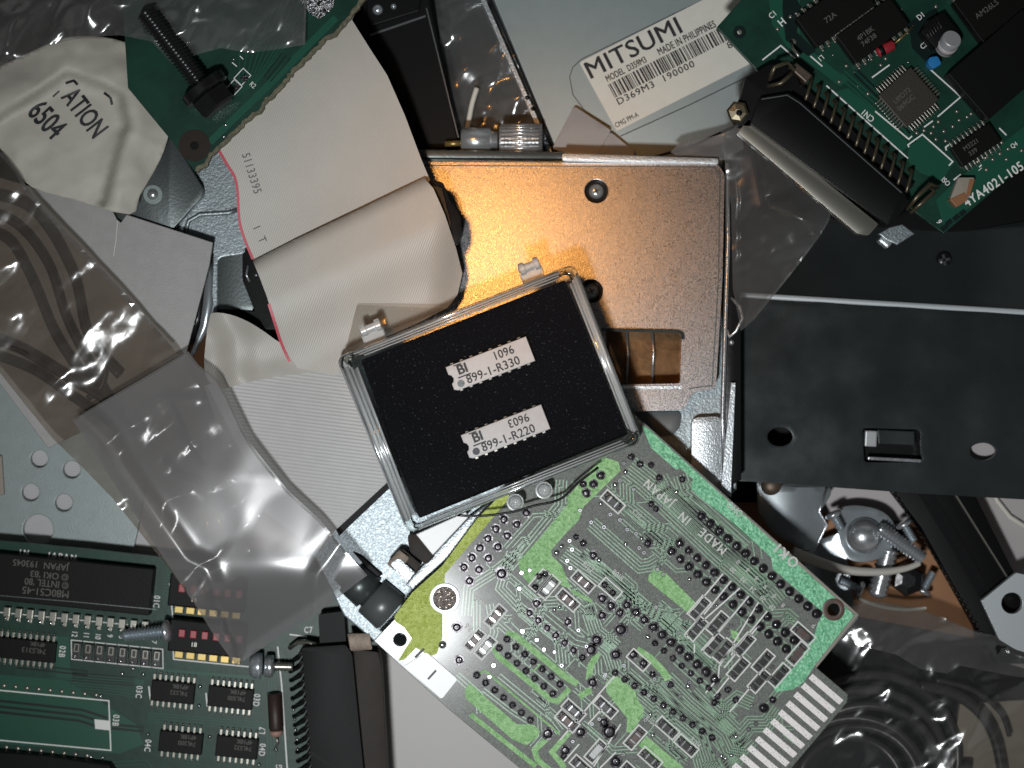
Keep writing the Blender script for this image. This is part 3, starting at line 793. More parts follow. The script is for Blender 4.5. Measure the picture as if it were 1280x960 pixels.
# connectors
cn = G(); cn.plate(roundpoly([(303, 316), (316, 312), (330, 345), (352, 398), (345, 412), (332, 412), (318, 388), (303, 350)], 3), 178, 30, bevel=2); k1 = cn.obj('connector', 'black', t, smooth=True, auto=30)
g = G(); g.tube([(310, 332, 178), (308, 344, 180), (312, 352, 178)], 1.6); g.dome(320, 344, 178, 2, 2, 8); g.obj('clip_glint', 'bright', k1)
cn = G(); cn.plate(roundpoly([(536, 224), (554, 228), (562, 250), (574, 266), (577, 290), (570, 306), (548, 300)], 4), 222, 66, bevel=2.5); k2 = cn.obj('connector', 'black', t, smooth=True, auto=30)
g = G(); g.plate(roundpoly([(540, 232), (552, 234), (564, 280), (560, 296), (552, 292)], 3), 227, 6, bevel=2); g.obj('strain_clip', 'blackmetal', k2)

# ================================================================ CLEAR CASE WITH FOAM
t = thing('plastic_case', 'clear hinged plastic case lined with black foam in the centre', 'plastic case', 610, 500, 222)
OUT = [(419, 447), (718, 329), (803, 553), (510, 668)]
INN = [(451, 450), (706, 350), (785, 543), (524, 648)]
def shrink(poly, k):
    cx = sum(p[0] for p in poly) / len(poly); cy = sum(p[1] for p in poly) / len(poly)
    return [(cx + (x - cx) * k, cy + (y - cy) * k) for x, y in poly]
def lerp_poly(a, b, u): return [((p[0] * (1 - u) + q[0] * u), (p[1] * (1 - u) + q[1] * u)) for p, q in zip(a, b)]
g = G(); g.plate(roundpoly(OUT, 12, 6), 258, 34, holes=[roundpoly(lerp_poly(OUT, INN, .45), 8, 5)], bevel=4)
g.obj('tray', 'glass', t, smooth=True, auto=40)
g = G(); g.plate(roundpoly(lerp_poly(OUT, INN, .06), 12, 6), 288, 28, holes=[roundpoly(lerp_poly(OUT, INN, .55), 8, 5)], bevel=3.5)
lid = g.obj('lid_frame', 'glass', t, smooth=True, auto=40)
g = G(); g.plate(roundpoly(lerp_poly(OUT, INN, .42), 8, 5), 288.5, 0)
g.obj('lid_pane', 'lid', t)
g = G()
g.strip([p for p in roundpoly(lerp_poly(OUT, INN, .62), 7, 4)], 1.6, 288.8, 1.2, closed=True)
g.strip([p for p in roundpoly(lerp_poly(OUT, INN, .14), 12, 5)], 1.3, 289.2, 1.0, closed=True)
g.obj('lid_rib', 'glass', t)
g = G(); g.plate(roundpoly(INN, 3, 3), lambda x, y: 258 + 1.2 * nz(x, y, .02), 26, step=14); g.obj('foam', 'foam', t)
g = G(); g.plate(roundpoly(shrink(OUT, .985), 12, 6), 229, 4); g.obj('case_floor', 'clearl' if False else 'black', t) if False else g.bm.free()
ang = 21.5
for hx, hy in ((463, 410), (661, 333)):
    g = G()
    ux, uy = math.cos(R(ang)), -math.sin(R(ang))
    a = (hx - 13 * ux, hy - 13 * uy, 268); b = (hx + 13 * ux, hy + 13 * uy, 268)
    g.lathe(a, b, [(0, 6), (1, 8), (7, 8), (8, 5), (19, 5), (20, 8), (26, 8), (27, 5)], 20)
    hg = g.obj('hinge', 'ridge', t, auto=40)
    g = G(); g.plate([(hx - 15 * ux + 2, hy - 15 * uy + 4), (hx + 15 * ux + 2, hy + 15 * uy + 4), (hx + 14 * ux + 8, hy + 14 * uy + 22), (hx - 14 * ux + 8, hy - 14 * uy + 22)], 264, 12, bevel=2); g.obj('hinge_leaf', 'ridge', hg)
    g = G(); g.lathe((a[0], a[1], 268), (b[0], b[1], 268), [(-1, 1), (-.6, 3.2), (.4, 3.2)], 14); g.lathe(b, (b[0] + 2 * ux, b[1] + 2 * uy, 268), [(-.5, 3.2), (1, 1)], 14); g.obj('hinge_pin', 'chrome', hg)
for lx, ly, r in ((644, 628, 9), (680, 613, 9)):
    g = G(); g.dome(lx, ly, 246, r, 8, 20, 4, dent=3); g.plate(circ(lx, ly, r + 2, 20), 246, 5, bevel=1.5); g.obj('latch', 'ridge', t, smooth=True, auto=40)
g = G(); g.tube(smooth_poly([(572, 644), (600, 645), (640, 640), (668, 632), (700, 624), (722, 604), (748, 584)], False, 5) and [(x, y, 247) for x, y in smooth_poly([(572, 644), (600, 645), (640, 640), (668, 632), (700, 624), (722, 604), (748, 584)], False, 5)], 1.6)
g.obj('latch_rim', 'blackmetal', t)
g = G()
for k, u in enumerate((.10, .3, .5, .72)):
    q = lerp_poly(OUT, INN, u); zz = (278, 290, 290.5, 289)[k]
    for a, b in ((0, 3), (1, 2)):
        A_, B_ = Vector(q[a]), Vector(q[b]); A_, B_ = A_.lerp(B_, .05), A_.lerp(B_, .95)
        g.tube([(A_.x, A_.y, zz), (*A_.lerp(B_, .5), zz + 1), (B_.x, B_.y, zz)], (2.0, 2.6, 1.6, 1.8)[k], 14)
    for a, b in ((0, 1), (3, 2)):
        A_, B_ = Vector(q[a]), Vector(q[b]); A_, B_ = A_.lerp(B_, .05), A_.lerp(B_, .95)
        g.tube([(A_.x, A_.y, zz), (B_.x, B_.y, zz)], 1.0, 12)
g.obj('catchlight_ridge', 'ridge', t)  # ridges added to catch highlights along the case rim
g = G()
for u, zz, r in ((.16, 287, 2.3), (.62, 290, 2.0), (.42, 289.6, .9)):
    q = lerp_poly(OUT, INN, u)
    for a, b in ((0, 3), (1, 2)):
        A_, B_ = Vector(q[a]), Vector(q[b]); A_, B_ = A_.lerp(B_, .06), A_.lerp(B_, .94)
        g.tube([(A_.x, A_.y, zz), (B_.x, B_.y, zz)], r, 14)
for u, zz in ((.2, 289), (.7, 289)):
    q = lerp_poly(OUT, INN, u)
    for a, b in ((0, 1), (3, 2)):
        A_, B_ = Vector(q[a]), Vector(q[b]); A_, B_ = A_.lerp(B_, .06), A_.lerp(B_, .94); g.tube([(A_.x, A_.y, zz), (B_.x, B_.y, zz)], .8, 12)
g.obj('edge_streaks', 'rimlight', t)  # tubes added as bright highlight streaks on the case sides
# hinge tab rectangle of clear film seen over the ribbon
g = G(); g.plate(roundpoly([(446, 381), (520, 384), (560, 386), (470, 418), (432, 436)], 3), 236, 1.0); g.obj('lid_tab', 'clearl', t)

# the two ceramic chips on the foam
def ceramic(label, cx, cy, lines, ph):
    a = 21.0
    tt = thing('resistor_chip', label, 'chip', cx, cy, 258, 'white ceramic chips on black foam')
    ca, sa = math.cos(R(a)), math.sin(R(a))
    def q(u, v): return (cx + u * ca + v * sa, cy - u * sa + v * ca)
    out = [q(-54, -16.5), q(54, -16.5), q(54, 16.5), q(-49, 16.5), q(-54, 14), q(-54, 6), q(-51, 4), q(-49.5, 0), q(-51, -4), q(-54, -6)]
    g = G(); g.plate(out, 273, 10, bevel=1.6); g.obj('body', 'chip', tt, smooth=True, auto=30)
    for k in range(8):
        for sgn in (-1, 1):
            g = G(); x, y = q(-45 + k * 12.8, sgn * 17.0); g.box(x, y, 4.5, 3.2, a, 260, 266, .6); g.obj('leg', 'pin', tt)
    zt = 273.6
    g = G()
    x, y = q(-42, -1.5); g.text('BI', x, y, 17, a, zt, xs=1.0, bold=.03)
    g.strip([q(-44, 2), q(-27, 2)], 1.6, zt, .3); g.strip([q(-44, -14), q(-34, -14)], 1.2, zt, .3)
    x, y = q(-35, 13); g.text(lines[0], x, y, 15.5, a, zt, xs=.92, bold=.012, sp=1.05)
    x, y = q(34, -12.5); g.text(lines[1], x, y, 15, a + 180, zt, xs=.9, bold=.012, sp=1.05)
    g.obj('printing', 'ink', tt)
    g = G(); x, y = q(-43, 9.5); g.plate(circ(x, y, 4.6, 16), zt, .4); g.obj('index_dot', 'inkgrey' if ph else 'steelmid', tt)
ceramic('white ceramic chip nearer the hinges of the clear case, printed 899-1-R330', 613, 455, ('899-1-R330', '9601'), 0)
ceramic('white ceramic chip nearer the latch of the clear case, printed 899-1-R220', 632, 540, ('899-1-R220', '9603'), 1)

# ================================================================ SOLDER-SIDE BOARD
ZB = 212
M['plug'] = mat('flux stained hole', (.035, .025, .02), .3, .5, bump=1, bscale=.3, speck=(.3, .62, (.7, .6, .5)))
t = thing('solder_side_board', 'green and grey circuit board lying solder side up with a row of bright edge contacts', 'circuit board', 760, 750, 200)
hs = [circ(556, 748, 14.5, 28), circ(500, 799.5, 8, 20), circ(1042, 762, 8, 20)]
bp = [(764, 493), (800, 524), (1074, 768), (1072, 774), (1021, 835), (1060, 868), (1059, 878), (930, 1030), (720, 1030), (649, 960), (560, 886), (467, 801)]
g = G(); g.plate(bp, ZB, 8, holes=hs, bevel=.8); g.obj('board', 'sold', t)
for (x, y, r, w, m) in ((556, 748, 14.5, 4.6, 'edgeline'), (1042, 762, 8, 6, 'smdb')):
    g = G(); g.plate(circ(x, y, r + w, 28), ZB + 1.4, 1.3, holes=[circ(x, y, r, 28)], bevel=.5); g.obj('hole_ring', m, t, smooth=True, auto=30)
g = G(); g.plate(circ(556, 748, 14, 24), ZB - 2, 2); g.obj('hole_plug', 'plug', t)
g = G(); g.plate([(800, 527), (1073, 768.5), (1021, 834), (1019, 832), (1069, 768.5), (797, 527)][:6], ZB + .1, 8.2); g.obj('cut_edge', 'beige', t)
def pour(polys, m, dz=.5):
    g = G()
    for p in polys: g.plate(p, ZB + dz, .5, holes=[h for h in hs if any(inside(q, p) for q in h) and all(inside(q, p) for q in h)])
    return g.obj('copper_area', m, t)
pour([[(596, 649), (630, 614), (660, 596), (637, 623), (618, 645), (588, 680), (556, 718), (556, 730), (548, 731), (538, 742), (538, 756), (548, 765), (553, 768), (553, 798), (546, 817), (539, 820), (520, 810), (506, 824), (498, 826), (506, 812), (515, 798), (505, 784), (494, 777), (493, 770), (515, 741), (553, 707)]], 'poury')
G1 = [(747, 577), (757, 572), (773, 577), (776, 588), (770, 594), (730, 633), (723, 651), (706, 668), (689, 688), (690, 695), (702, 706), (708, 722), (714, 735), (704, 733), (697, 728), (681, 711), (662, 730), (651, 718), (648, 702), (677, 670), (711, 629), (709, 622)]
pour([G1, [(811, 719), (819, 711), (831, 715), (869, 753), (868, 762), (861, 767), (810, 726)], [(757, 853), (767, 845), (774, 846), (794, 864), (796, 872), (805, 886), (803, 896), (789, 917), (783, 914), (784, 898), (758, 865)],
      [(581, 862), (587, 854), (596, 862), (646, 905), (668, 906), (675, 914), (672, 921), (658, 932), (640, 924), (582, 873)], [(912, 786), (923, 791), (925, 803), (916, 798)]], 'pourp')
pour([[(814, 560), (802, 531), (813, 538), (1068, 769), (1019, 831), (1005, 852), (991, 862), (970, 865), (967, 860), (1003, 823), (1005, 812), (1019, 791), (1022, 780), (1029, 766), (966, 711), (964, 697), (921, 657), (873, 620), (864, 610), (866, 599), (850, 585), (845, 587)]], 'pour')
g = G()
for pts, w in (([(617, 808), (622, 820), (688, 874), (697, 877), (712, 861)], 7), ([(632, 792), (645, 795), (685, 828), (705, 845), (722, 855)], 8), ([(748, 816), (738, 833), (736, 850)], 8), ([(739, 862), (724, 871)], 8),
               ([(600, 842), (606, 838), (700, 918)], 2.5), ([(685, 922), (668, 938), (672, 950), (690, 965)], 7), ([(712, 915), (690, 940), (706, 960)], 7), ([(796, 812), (812, 822), (828, 838), (836, 850)], 9), ([(803, 926), (850, 965)], 15), ([(661, 840), (668, 838), (675, 830)], 2), ([(588, 893), (670, 958)], 6), ([(714, 738), (740, 752)], 4)):
    g.strip(pts, w, ZB + .45, .4)
g.obj('copper_lines', 'pourp', t)

# traces: bundles of parallel lines with their bends
g = G()
def bundle(pts, n, pitch, w=1.5):
    V = [Vector(p) for p in pts]
    for k in range(n):
        off = (k - (n - 1) / 2) * pitch; q = []
        for i, p in enumerate(V):
            d1 = (V[i] - V[i - 1]).normalized() if i else None; d2 = (V[i + 1] - V[i]).normalized() if i < len(V) - 1 else None
            d = (d1 + d2).normalized() if (d1 and d2) else (d1 or d2)
            m = 1 / max(.5, d.dot(d1 or d2)); nrm = Vector((-d.y, d.x)); q.append(p + nrm * off * m)
        g.strip([(p.x, p.y) for p in q], w, ZB + .4, .3)
bundle([(785, 585), (808, 603), (900, 690), (960, 742), (972, 756)], 9, 4.0)
bundle([(822, 598), (832, 616), (925, 702), (962, 738)], 7, 4.2)
bundle([(850, 594), (856, 612), (880, 632), (935, 682)], 5, 4.2)
bundle([(625, 720), (652, 690), (700, 632), (702, 600)], 4, 4.4)
bundle([(583, 770), (586, 735), (618, 715), (650, 690)], 4, 4)
bundle([(640, 690), (626, 735), (650, 760), (700, 800)], 4, 4)
bundle([(783, 604), (784, 630), (830, 668)], 5, 4)
bundle([(739, 654), (800, 708), (812, 706), (822, 700)], 5, 4)
bundle([(706, 690), (760, 728), (800, 765), (830, 770), (895, 830)], 7, 3.8)
bundle([(729, 690), (790, 742), (838, 782), (898, 836)], 4, 3.8)
bundle([(725, 752), (735, 760), (745, 790), (770, 810)], 6, 3.6)
bundle([(700, 790), (704, 830)], 5, 4)
bundle([(742, 798), (762, 815), (770, 840)], 6, 3.6)
bundle([(780, 845), (806, 868), (826, 885), (872, 925), (880, 950), (884, 965)], 8, 3.6)
bundle([(830, 850), (860, 880), (905, 918), (918, 945), (905, 962)], 8, 3.8)
bundle([(900, 895), (925, 920), (938, 905), (958, 905), (972, 885)], 6, 3.8)
bundle([(870, 860), (900, 890), (922, 872), (940, 880)], 5, 3.8)
bundle([(940, 925), (905, 958), (880, 962)], 5, 4)
bundle([(622, 846), (690, 902), (700, 915)], 3, 5)
bundle([(604, 862), (640, 890), (664, 905)], 2, 4)
bundle([(640, 765), (655, 780), (735, 850), (748, 862)], 2, 20)
bundle([(612, 755), (618, 790), (610, 812)], 3, 4.5)
bundle([(596, 750), (596, 790)], 3, 4)
bundle([(855, 612), (870, 612), (940, 676), (944, 700)], 3, 9)
bundle([(668, 756), (720, 800), (742, 806)], 3, 6)
bundle([(812, 850), (870, 900), (900, 940)], 3, 8)
bundle([(860, 700), (900, 735), (952, 780), (985, 806)], 3, 7)
bundle([(700, 720), (735, 752), (740, 775)], 3, 4)
bundle([(640, 810), (700, 860)], 2, 9); bundle([(845, 825), (890, 866), (900, 880)], 3, 5)
rt = random.Random(11)
for k in range(130):     # the many single lines that run between the pads
    x = rt.uniform(560, 1000); y = rt.uniform(600, 960)
    if not inside((x, y), shrink(bp, .9)): continue
    L = rt.uniform(14, 55); q = [(x, y)]
    a = rt.choice([41.5, 41.5, 41.5, -48, 86])
    for j in range(rt.choice([1, 2, 2, 3])):
        x2 = q[-1][0] + L * math.cos(R(a)); y2 = q[-1][1] + L * math.sin(R(a)); q.append((x2, y2)); a += rt.choice([-45, 45]); L *= .6
    if all(inside(p, shrink(bp, .93)) for p in q): bundle(q, rt.choice([1, 2, 3]), 4.2, 1.3)
g.obj('copper_traces', 'strace', t)

# edge contacts
ct = G(); ct.plate([(0 - 0 + 640 - 4, 480 - 26), (640 + 4, 480 - 26), (640 + 4, 480 + 25), (640 - 4, 480 + 25)], ZR, .9, bevel=.3)
c0 = None
for k in range(13):
    cx, cy = 1033 - 9.6 * k, 862 + 11.1 * k
    if cy > 1010: break
    if c0 is None:
        c0 = local_part(ct, 'edge_contact', 'finger', cx, cy, ZB + 1.0, 49.5, t)
    else: part_copy(c0, cx, cy, ZB + 1.0, 49.5, t)
g = G(); g.plate([(1013, 838), (1021, 836.5), (1060, 869), (1058, 878), (930, 1028), (885, 990)], ZB + .15, .5); g.obj('contact_margin', 'beige' if False else 'smdk', t) if False else g.bm.free()
# chip resistors: silk box around them, dark body, tinned ends
def smd(kind):
    g = G()
    g.box(640, 480, 19, 8.5, 0, ZR, ZR + 3.5, .8); 
    body = local_part(g, 'chip_resistor', kind, 700, 700, ZB + .8, 0, t)
    g = G(); g.mi = 0
    for s_ in (-1, 1): g.box(640 + s_ * 5.2, 480, 2.2, 8, 0, ZR + 3.2, ZR + 4.2, .2)
    e = local_part(g, 'end_cap', 'solder', 640, 480, ZR, 0, None); e.parent = body; e.location = (0, 0, 0); e.scale = (1, 1, 1)
    g = G()
    for s_ in (-1, 1): g.box(640 + s_ * 10, 480, 6, 9.5, 0, ZR - .2, ZR + 1.2, .4)
    e = local_part(g, 'solder_pad', 'padd', 640, 480, ZR, 0, None); e.parent = body; e.location = (0, 0, 0); e.scale = (1, 1, 1)
    return body
protos = {k: smd(k) for k in ('smdk', 'smdb', 'smdw')}
U, Vv = -41.5, 49.0
spots = [(619, 770, Vv, 'smdb'), (593, 800, Vv, 'smdb'), (607, 809, Vv, 'smdw'), (686, 734, Vv, 'smdw'), (710, 750, U, 'smdb'), (729, 727, U, 'smdb'), (766, 627, U, 'smdk'),
         (874, 760, Vv, 'smdk'), (871, 786, Vv, 'smdk'), (897, 779, Vv, 'smdk'), (892, 806, Vv, 'smdk'), (904, 813, Vv, 'smdk'), (930, 806, Vv, 'smdk'), (923, 836, Vv, 'smdk'), (954, 827, Vv, 'smdk'), (949, 851, Vv, 'smdk'), (974, 844, Vv, 'smdk'),
         (1004, 792, U, 'smdb'), (997, 817, Vv, 'smdb'), (757, 884, U, 'smdk'), (717, 888, U, 'smdk'), (709, 901, U, 'smdb'), (794, 922, Vv, 'smdb'), (834, 910, U, 'smdk'), (858, 932, U, 'smdk'), (745, 939, Vv, 'smdw'), (813, 948, U, 'smdk'), (727, 958, U, 'smdk'), (790, 966, U, 'smdk')]
used = set()
for x, y, a, k in spots:
    if k not in used:
        used.add(k); p = protos[k]; p.location = P(x, y, ZB + .8) - origin_of(t); p.rotation_euler = (0, 0, R(a))
    else: part_copy(protos[k], x, y, ZB + .8, a, t)
# silkscreen boxes, guide lines and lettering
g = G(); zs = ZB + 1.4
for x, y, a, k in spots: g.strip(rect(x, y, 30, 14, a), 1.7, zs, .3, closed=True)
for x, y, a in ((675, 726, Vv), (763, 736, U), (798, 825, U)): g.strip(rect(x, y, 28, 14, a), 1.7, zs, .3, closed=True)
for a, b in (((904, 717), (861, 768)), ((914, 726), (880, 768)), ((925, 735), (856, 796)), ((936, 745), (878, 815)), ((948, 753), (899, 833)), ((959, 764), (914, 819)), ((868, 805), (868, 816)), ((899, 833), (898, 846)), ((899, 846), (882, 866)), ((950, 780), (905, 835)),
             ((912, 846), (893, 870)), ((939, 858), (912, 890)), ((724, 930), (705, 952)), ((768, 845), (700, 925)), ((735, 905), (758, 880)), ((770, 940), (750, 960)), ((776, 905), (742, 958))): g.strip([a, b], 1.9, zs, .3)
g.obj('silkscreen', 'silk', t)
g = G()
g.text('MADE', 910, 686, 16, 139.5, zs, xs=.85, bold=.02, sp=1.2); g.text('IN', 865, 649, 16, 139.5, zs, xs=.85, bold=.02, sp=1.2); g.text('JAPAN', 844, 627, 16, 139.5, zs, xs=.85, bold=.02, sp=1.2)
g.text('B1L2', 727, 706, 10, U, zs, xs=.75, bold=.012); g.text('R01B', 764, 716, 10, U, zs, xs=.75, bold=.012)

for i, (x, y) in enumerate(((921, 713), (934, 725), (946, 737), (958, 749), (970, 760))): g.text(('20', '22', '24', '26', '28')[i], x, y, 8.5, 139, zs, xs=.9, bold=.01)
for i, (x, y) in enumerate(((926, 702), (938, 712), (949, 722), (960, 733), (971, 744), (982, 756))): g.text('8', x, y, 8, 139, zs, xs=1)
g.text('R5', 604, 752, 10, 139, zs); g.text('R6', 592, 786, 10, 139, zs); g.text('C09', 582, 846, 10, 49, zs, xs=.8); g.text('C08', 703, 747, 9, U, zs, xs=.7)
g.text('C10', 790, 640, 9, U, zs, xs=.8); g.text('9', 1021, 783, 9, 120, zs); g.text('R103', 806, 898, 9, U, zs, xs=.8); g.text('R104', 862, 925, 9, U, zs, xs=.8)
g.obj('silkscreen', 'silkg', t)
g = G(); g.text('OKI', 1000, 702, 18, 138.5, zs + .2, xs=.9, bold=.03, sp=1.4); g.obj('maker_lettering', 'silkg', t)
g = G(); g.text('OMO', 930, 641, 12, 138.5, zs + .2, xs=.8, bold=.01); g.obj('part_lettering', 'silkg', t)
# sticker
g = G(); g.plate(roundpoly([(505, 833), (533, 815), (572, 849), (552, 874)], 3, 3), ZB + 2, 1); st = g.obj('sticker', 'sticker', t)
g = G(); g.strip([(535, 849), (545, 838)], 2.6, ZB + 2.3, .2); g.strip([(519, 822), (530, 811)], 3.0, ZB + 1.8, .2); g.obj('mark', 'inkgrey', st)
# solder joints
pads = []
def row(x0, y0, x1, y1, n, r):
    for i in range(n): pads.append((x0 + (x1 - x0) * i / (n - 1), y0 + (y1 - y0) * i / (n - 1), r))
row(630, 649, 580, 709, 6, 5); row(658, 641, 587, 726, 7, 5); row(662, 766, 728, 822, 7, 4.2); row(784, 756, 894, 849, 11, 5); row(819, 804, 886, 860, 7, 3.8)
row(877, 645, 965, 720, 9, 4.6); row(976, 730, 1021, 767, 5, 4.6); row(850, 679, 937, 752, 9, 4.4); row(840, 689, 894, 737, 6, 4.6); row(905, 746, 939, 774, 4, 4.6); row(950, 783, 983, 811, 4, 4.6); row(948, 761, 993, 800, 5, 4.6)
row(769, 841, 890, 922, 11, 4.0); row(634, 799, 700, 855, 7, 4.2); row(624, 810, 691, 867, 7, 4.2); row(596, 844, 663, 900, 7, 4.2)
pads += [(753, 748, 5), (764, 757, 5), (775, 766, 5), (753, 769, 5), (776, 787, 6.5), (770, 818, 5.5), (746, 800, 6), (739, 812, 6.5), (741, 853, 6), (762, 915, 8), (770, 952, 6), (755, 903, 5), (685, 917, 6), (707, 938, 5.5), (726, 915, 6), (627, 717, 6.5), (571, 784, 5.5), (574, 825, 5), (671, 754, 5), (710, 777, 4.5), (792, 818, 5), (805, 829, 5), (674, 720, 4), (682, 717, 4), (669, 734, 4), (756, 731, 4), (766, 741, 4), (751, 594, 4.5), (742, 605, 4.5), (733, 616, 4.5), (789, 571, 4), (800, 580, 4.2), (814, 581, 3.6), (824, 597, 3.8), (853, 599, 3.8), (814, 630, 3.6), (820, 636, 3.6), (810, 679, 4.5), (729, 679, 4.2), (742, 694, 4.5), (720, 671, 3.4), (729, 605, 4), (705, 945, 4), (816, 843, 4), (838, 856, 4), (966, 875, 4), (955, 885, 4.5), (897, 870, 4), (910, 862, 4), (893, 878, 4), (920, 875, 4)]
vias = [(652, 716, 3), (649, 736, 3), (723, 788, 3), (653, 789, 3.4), (671, 800, 3), (680, 812, 3), (617, 832, 3.2), (612, 846, 2.6), (780, 579, 2.6), (775, 601, 3), (792, 612, 3), (763, 643, 3), (775, 650, 3), (739, 653, 3), (755, 659, 3.4), (784, 662, 3), (795, 667, 3), (799, 685, 3), (805, 691, 3), (712, 676, 3), (715, 687, 3.4), (709, 701, 3.2), (713, 710, 3.2), (725, 638, 3), (835, 606, 3), (826, 632, 2.4), (822, 712, 3), (829, 718, 3), (820, 759, 3), (849, 791, 2.6), (889, 758, 3), (889, 767, 2.8), (909, 789, 3), (914, 783, 2.6), (965, 834, 3), (733, 808, 2.8), (756, 845, 3), (769, 841, 3), (757, 843, 2.5), (749, 899, 2.6), (740, 905, 2.8), (807, 900, 3), (829, 928, 3), (840, 936, 2.6), (811, 869, 3), (780, 832, 3), (834, 854, 3), (818, 849, 3), (716, 927, 2.6), (779, 943, 2.8), (850, 870, 2.5), (693, 815, 2.5), (702, 832, 3), (862, 853, 3), (945, 905, 3), (936, 912, 3), (1015, 800, 2.6), (553, 806, 5), (662, 713, 2.5)]
bright = [(702, 683, 3.2), (696, 691, 4), (782, 590, 3.4), (769, 606, 3.6), (751, 630, 3), (802, 673, 3), (749, 700, 3.4), (846, 615, 3), (862, 724, 3), (896, 757, 2.6), (810, 796, 3.5), (553, 806, 4.5), (574, 825, 2), (860, 858, 3.4), (813, 893, 2.8), (903, 890, 2.4), (940, 882, 2.4), (782, 680, 3), (693, 762, 3), (700, 759, 2.6), (914, 944, 3), (907, 948, 3), (902, 945, 3), (920, 921, 3), (816, 919, 3.2)]
pads.sort(key=lambda p: -p[2])
def joint_local():
    g = G(); g.plate(circ(640, 480, 1.38, 12), ZR + .3, .3); g.dome(640, 480, ZR + .2, 1.0, .9, 12, 3, dent=.5); return g
first = None
for i, (x, y, r) in enumerate(pads[:100]):
    if first is None:
        g = joint_local(); first = local_part(g, 'solder_joint', 'padd', x, y, ZB + .3, 0, t)
        first.scale = (r, r, 2.4); continue
    c = first.copy(); C.objects.link(c); c.parent = t; c.location = P(x, y, ZB + .3) - origin_of(t); c.rotation_euler = (0, 0, rt.uniform(0, 6)); c.scale = (r * rt.uniform(.9, 1.1), r, 2.4)
g = G()
for x, y, r in pads[100:]: g.dome(x, y, ZB + .4, r, 2.2, 12, 3, dent=1); g.plate(circ(x, y, r * 1.25, 12), ZB + .7, .4)
for x, y, r in vias: g.plate(circ(x, y, r, 12), ZB + 1.2, .5, holes=[circ(x, y, r * .5, 8)])
o = g.obj('solder_joint', 'padd', t); o['kind'] = 'stuff'
g = G()
for x, y, r in vias: g.plate(circ(x, y, r * .75, 12), ZB + 1.35, .3, holes=[circ(x, y, r * .42, 8)])
for x, y, r in bright: g.dome(x, y, ZB + .8, r, 2.0, 12, 3)
for x, y, r in pads:
    if rt.random() < .55: g.dome(x + rt.uniform(-.3, .3) * r, y + rt.uniform(-.3, .3) * r, ZB + 1.7, r * .3, 1.1, 8, 2)  # small bright domes stand in for glints on the joints
o = g.obj('vias_and_glints', 'solder', t); o['kind'] = 'stuff'
# ================================================================ CHIP-SIDE BOARD (bottom left)
ZC2 = 104
t = thing('chip_side_board', 'dark green circuit board with black chips and white lettering at the bottom left', 'circuit board', 190, 820, 96)
g = G(); g.plate([(-60, 670), (0, 676), (110, 686), (215, 698), (300, 706), (400, 716), (470, 730), (480, 1030), (-60, 1030)], ZC2, 8, bevel=.8); bd = g.obj('board', 'pcb', t)
TB = -5.9
def pin_row(cx, cy, n, pitch, w, h, ang, z, z2, m='pin', name='leg'):
    """legs of one chip as separate parts, returned as list of boxes"""
    return [(cx + (i - (n - 1) / 2) * pitch * math.cos(R(ang)), cy - (i - (n - 1) / 2) * pitch * math.sin(R(ang))) for i in range(n)]
# light areas and traces of the board
g = G(); zz = ZC2 + .3
for p in ([(-60, 838), (80, 850), (130, 880), (170, 905), (180, 930), (150, 942), (-60, 925)], [(205, 836), (330, 846), (330, 850), (180, 838)], [(70, 795), (86, 796), (88, 840), (180, 850), (180, 856), (70, 846)]): g.plate(p, zz, .2)
def trb(pts, n, pitch, w=1.2):
    V = [Vector(p) for p in pts]
    for k in range(n):
        off = (k - (n - 1) / 2) * pitch; q = []
        for i, p in enumerate(V):
            d1 = (V[i] - V[i - 1]).normalized() if i else None; d2 = (V[i + 1] - V[i]).normalized() if i < len(V) - 1 else None
            d = (d1 + d2).normalized() if (d1 and d2) else (d1 or d2); m = 1 / max(.5, d.dot(d1 or d2)); q.append(p + Vector((-d.y, d.x)) * off * m)
        g.strip([(p.x, p.y) for p in q], w, zz + .2, .2)
trb([(60, 850), (150, 858), (172, 862)], 7, 3.4); trb([(185, 896), (330, 908)], 4, 3.4); trb([(206, 720), (214, 721)], 12, 4); trb([(-30, 872), (60, 882), (130, 890)], 6, 5.5); trb([(246, 905), (250, 935)], 4, 4)
trb([(340, 850), (338, 960)], 3, 4); trb([(372, 830), (380, 960)], 2, 6); trb([(100, 960), (180, 955), (200, 980)], 3, 5)
g.obj('traces', 'pcbtrace', t)
g = G(); zz = ZC2 + .5
trb([(90, 846), (140, 850), (168, 852)], 4, 3.2, 1.6); trb([(-30, 880), (100, 894), (132, 904)], 3, 7, 3); trb([(140, 908), (180, 912)], 2, 5, 3); trb([(20, 832), (76, 838), (110, 842)], 2, 5, 2)
g.obj('dark_traces', 'pcbdark', t)

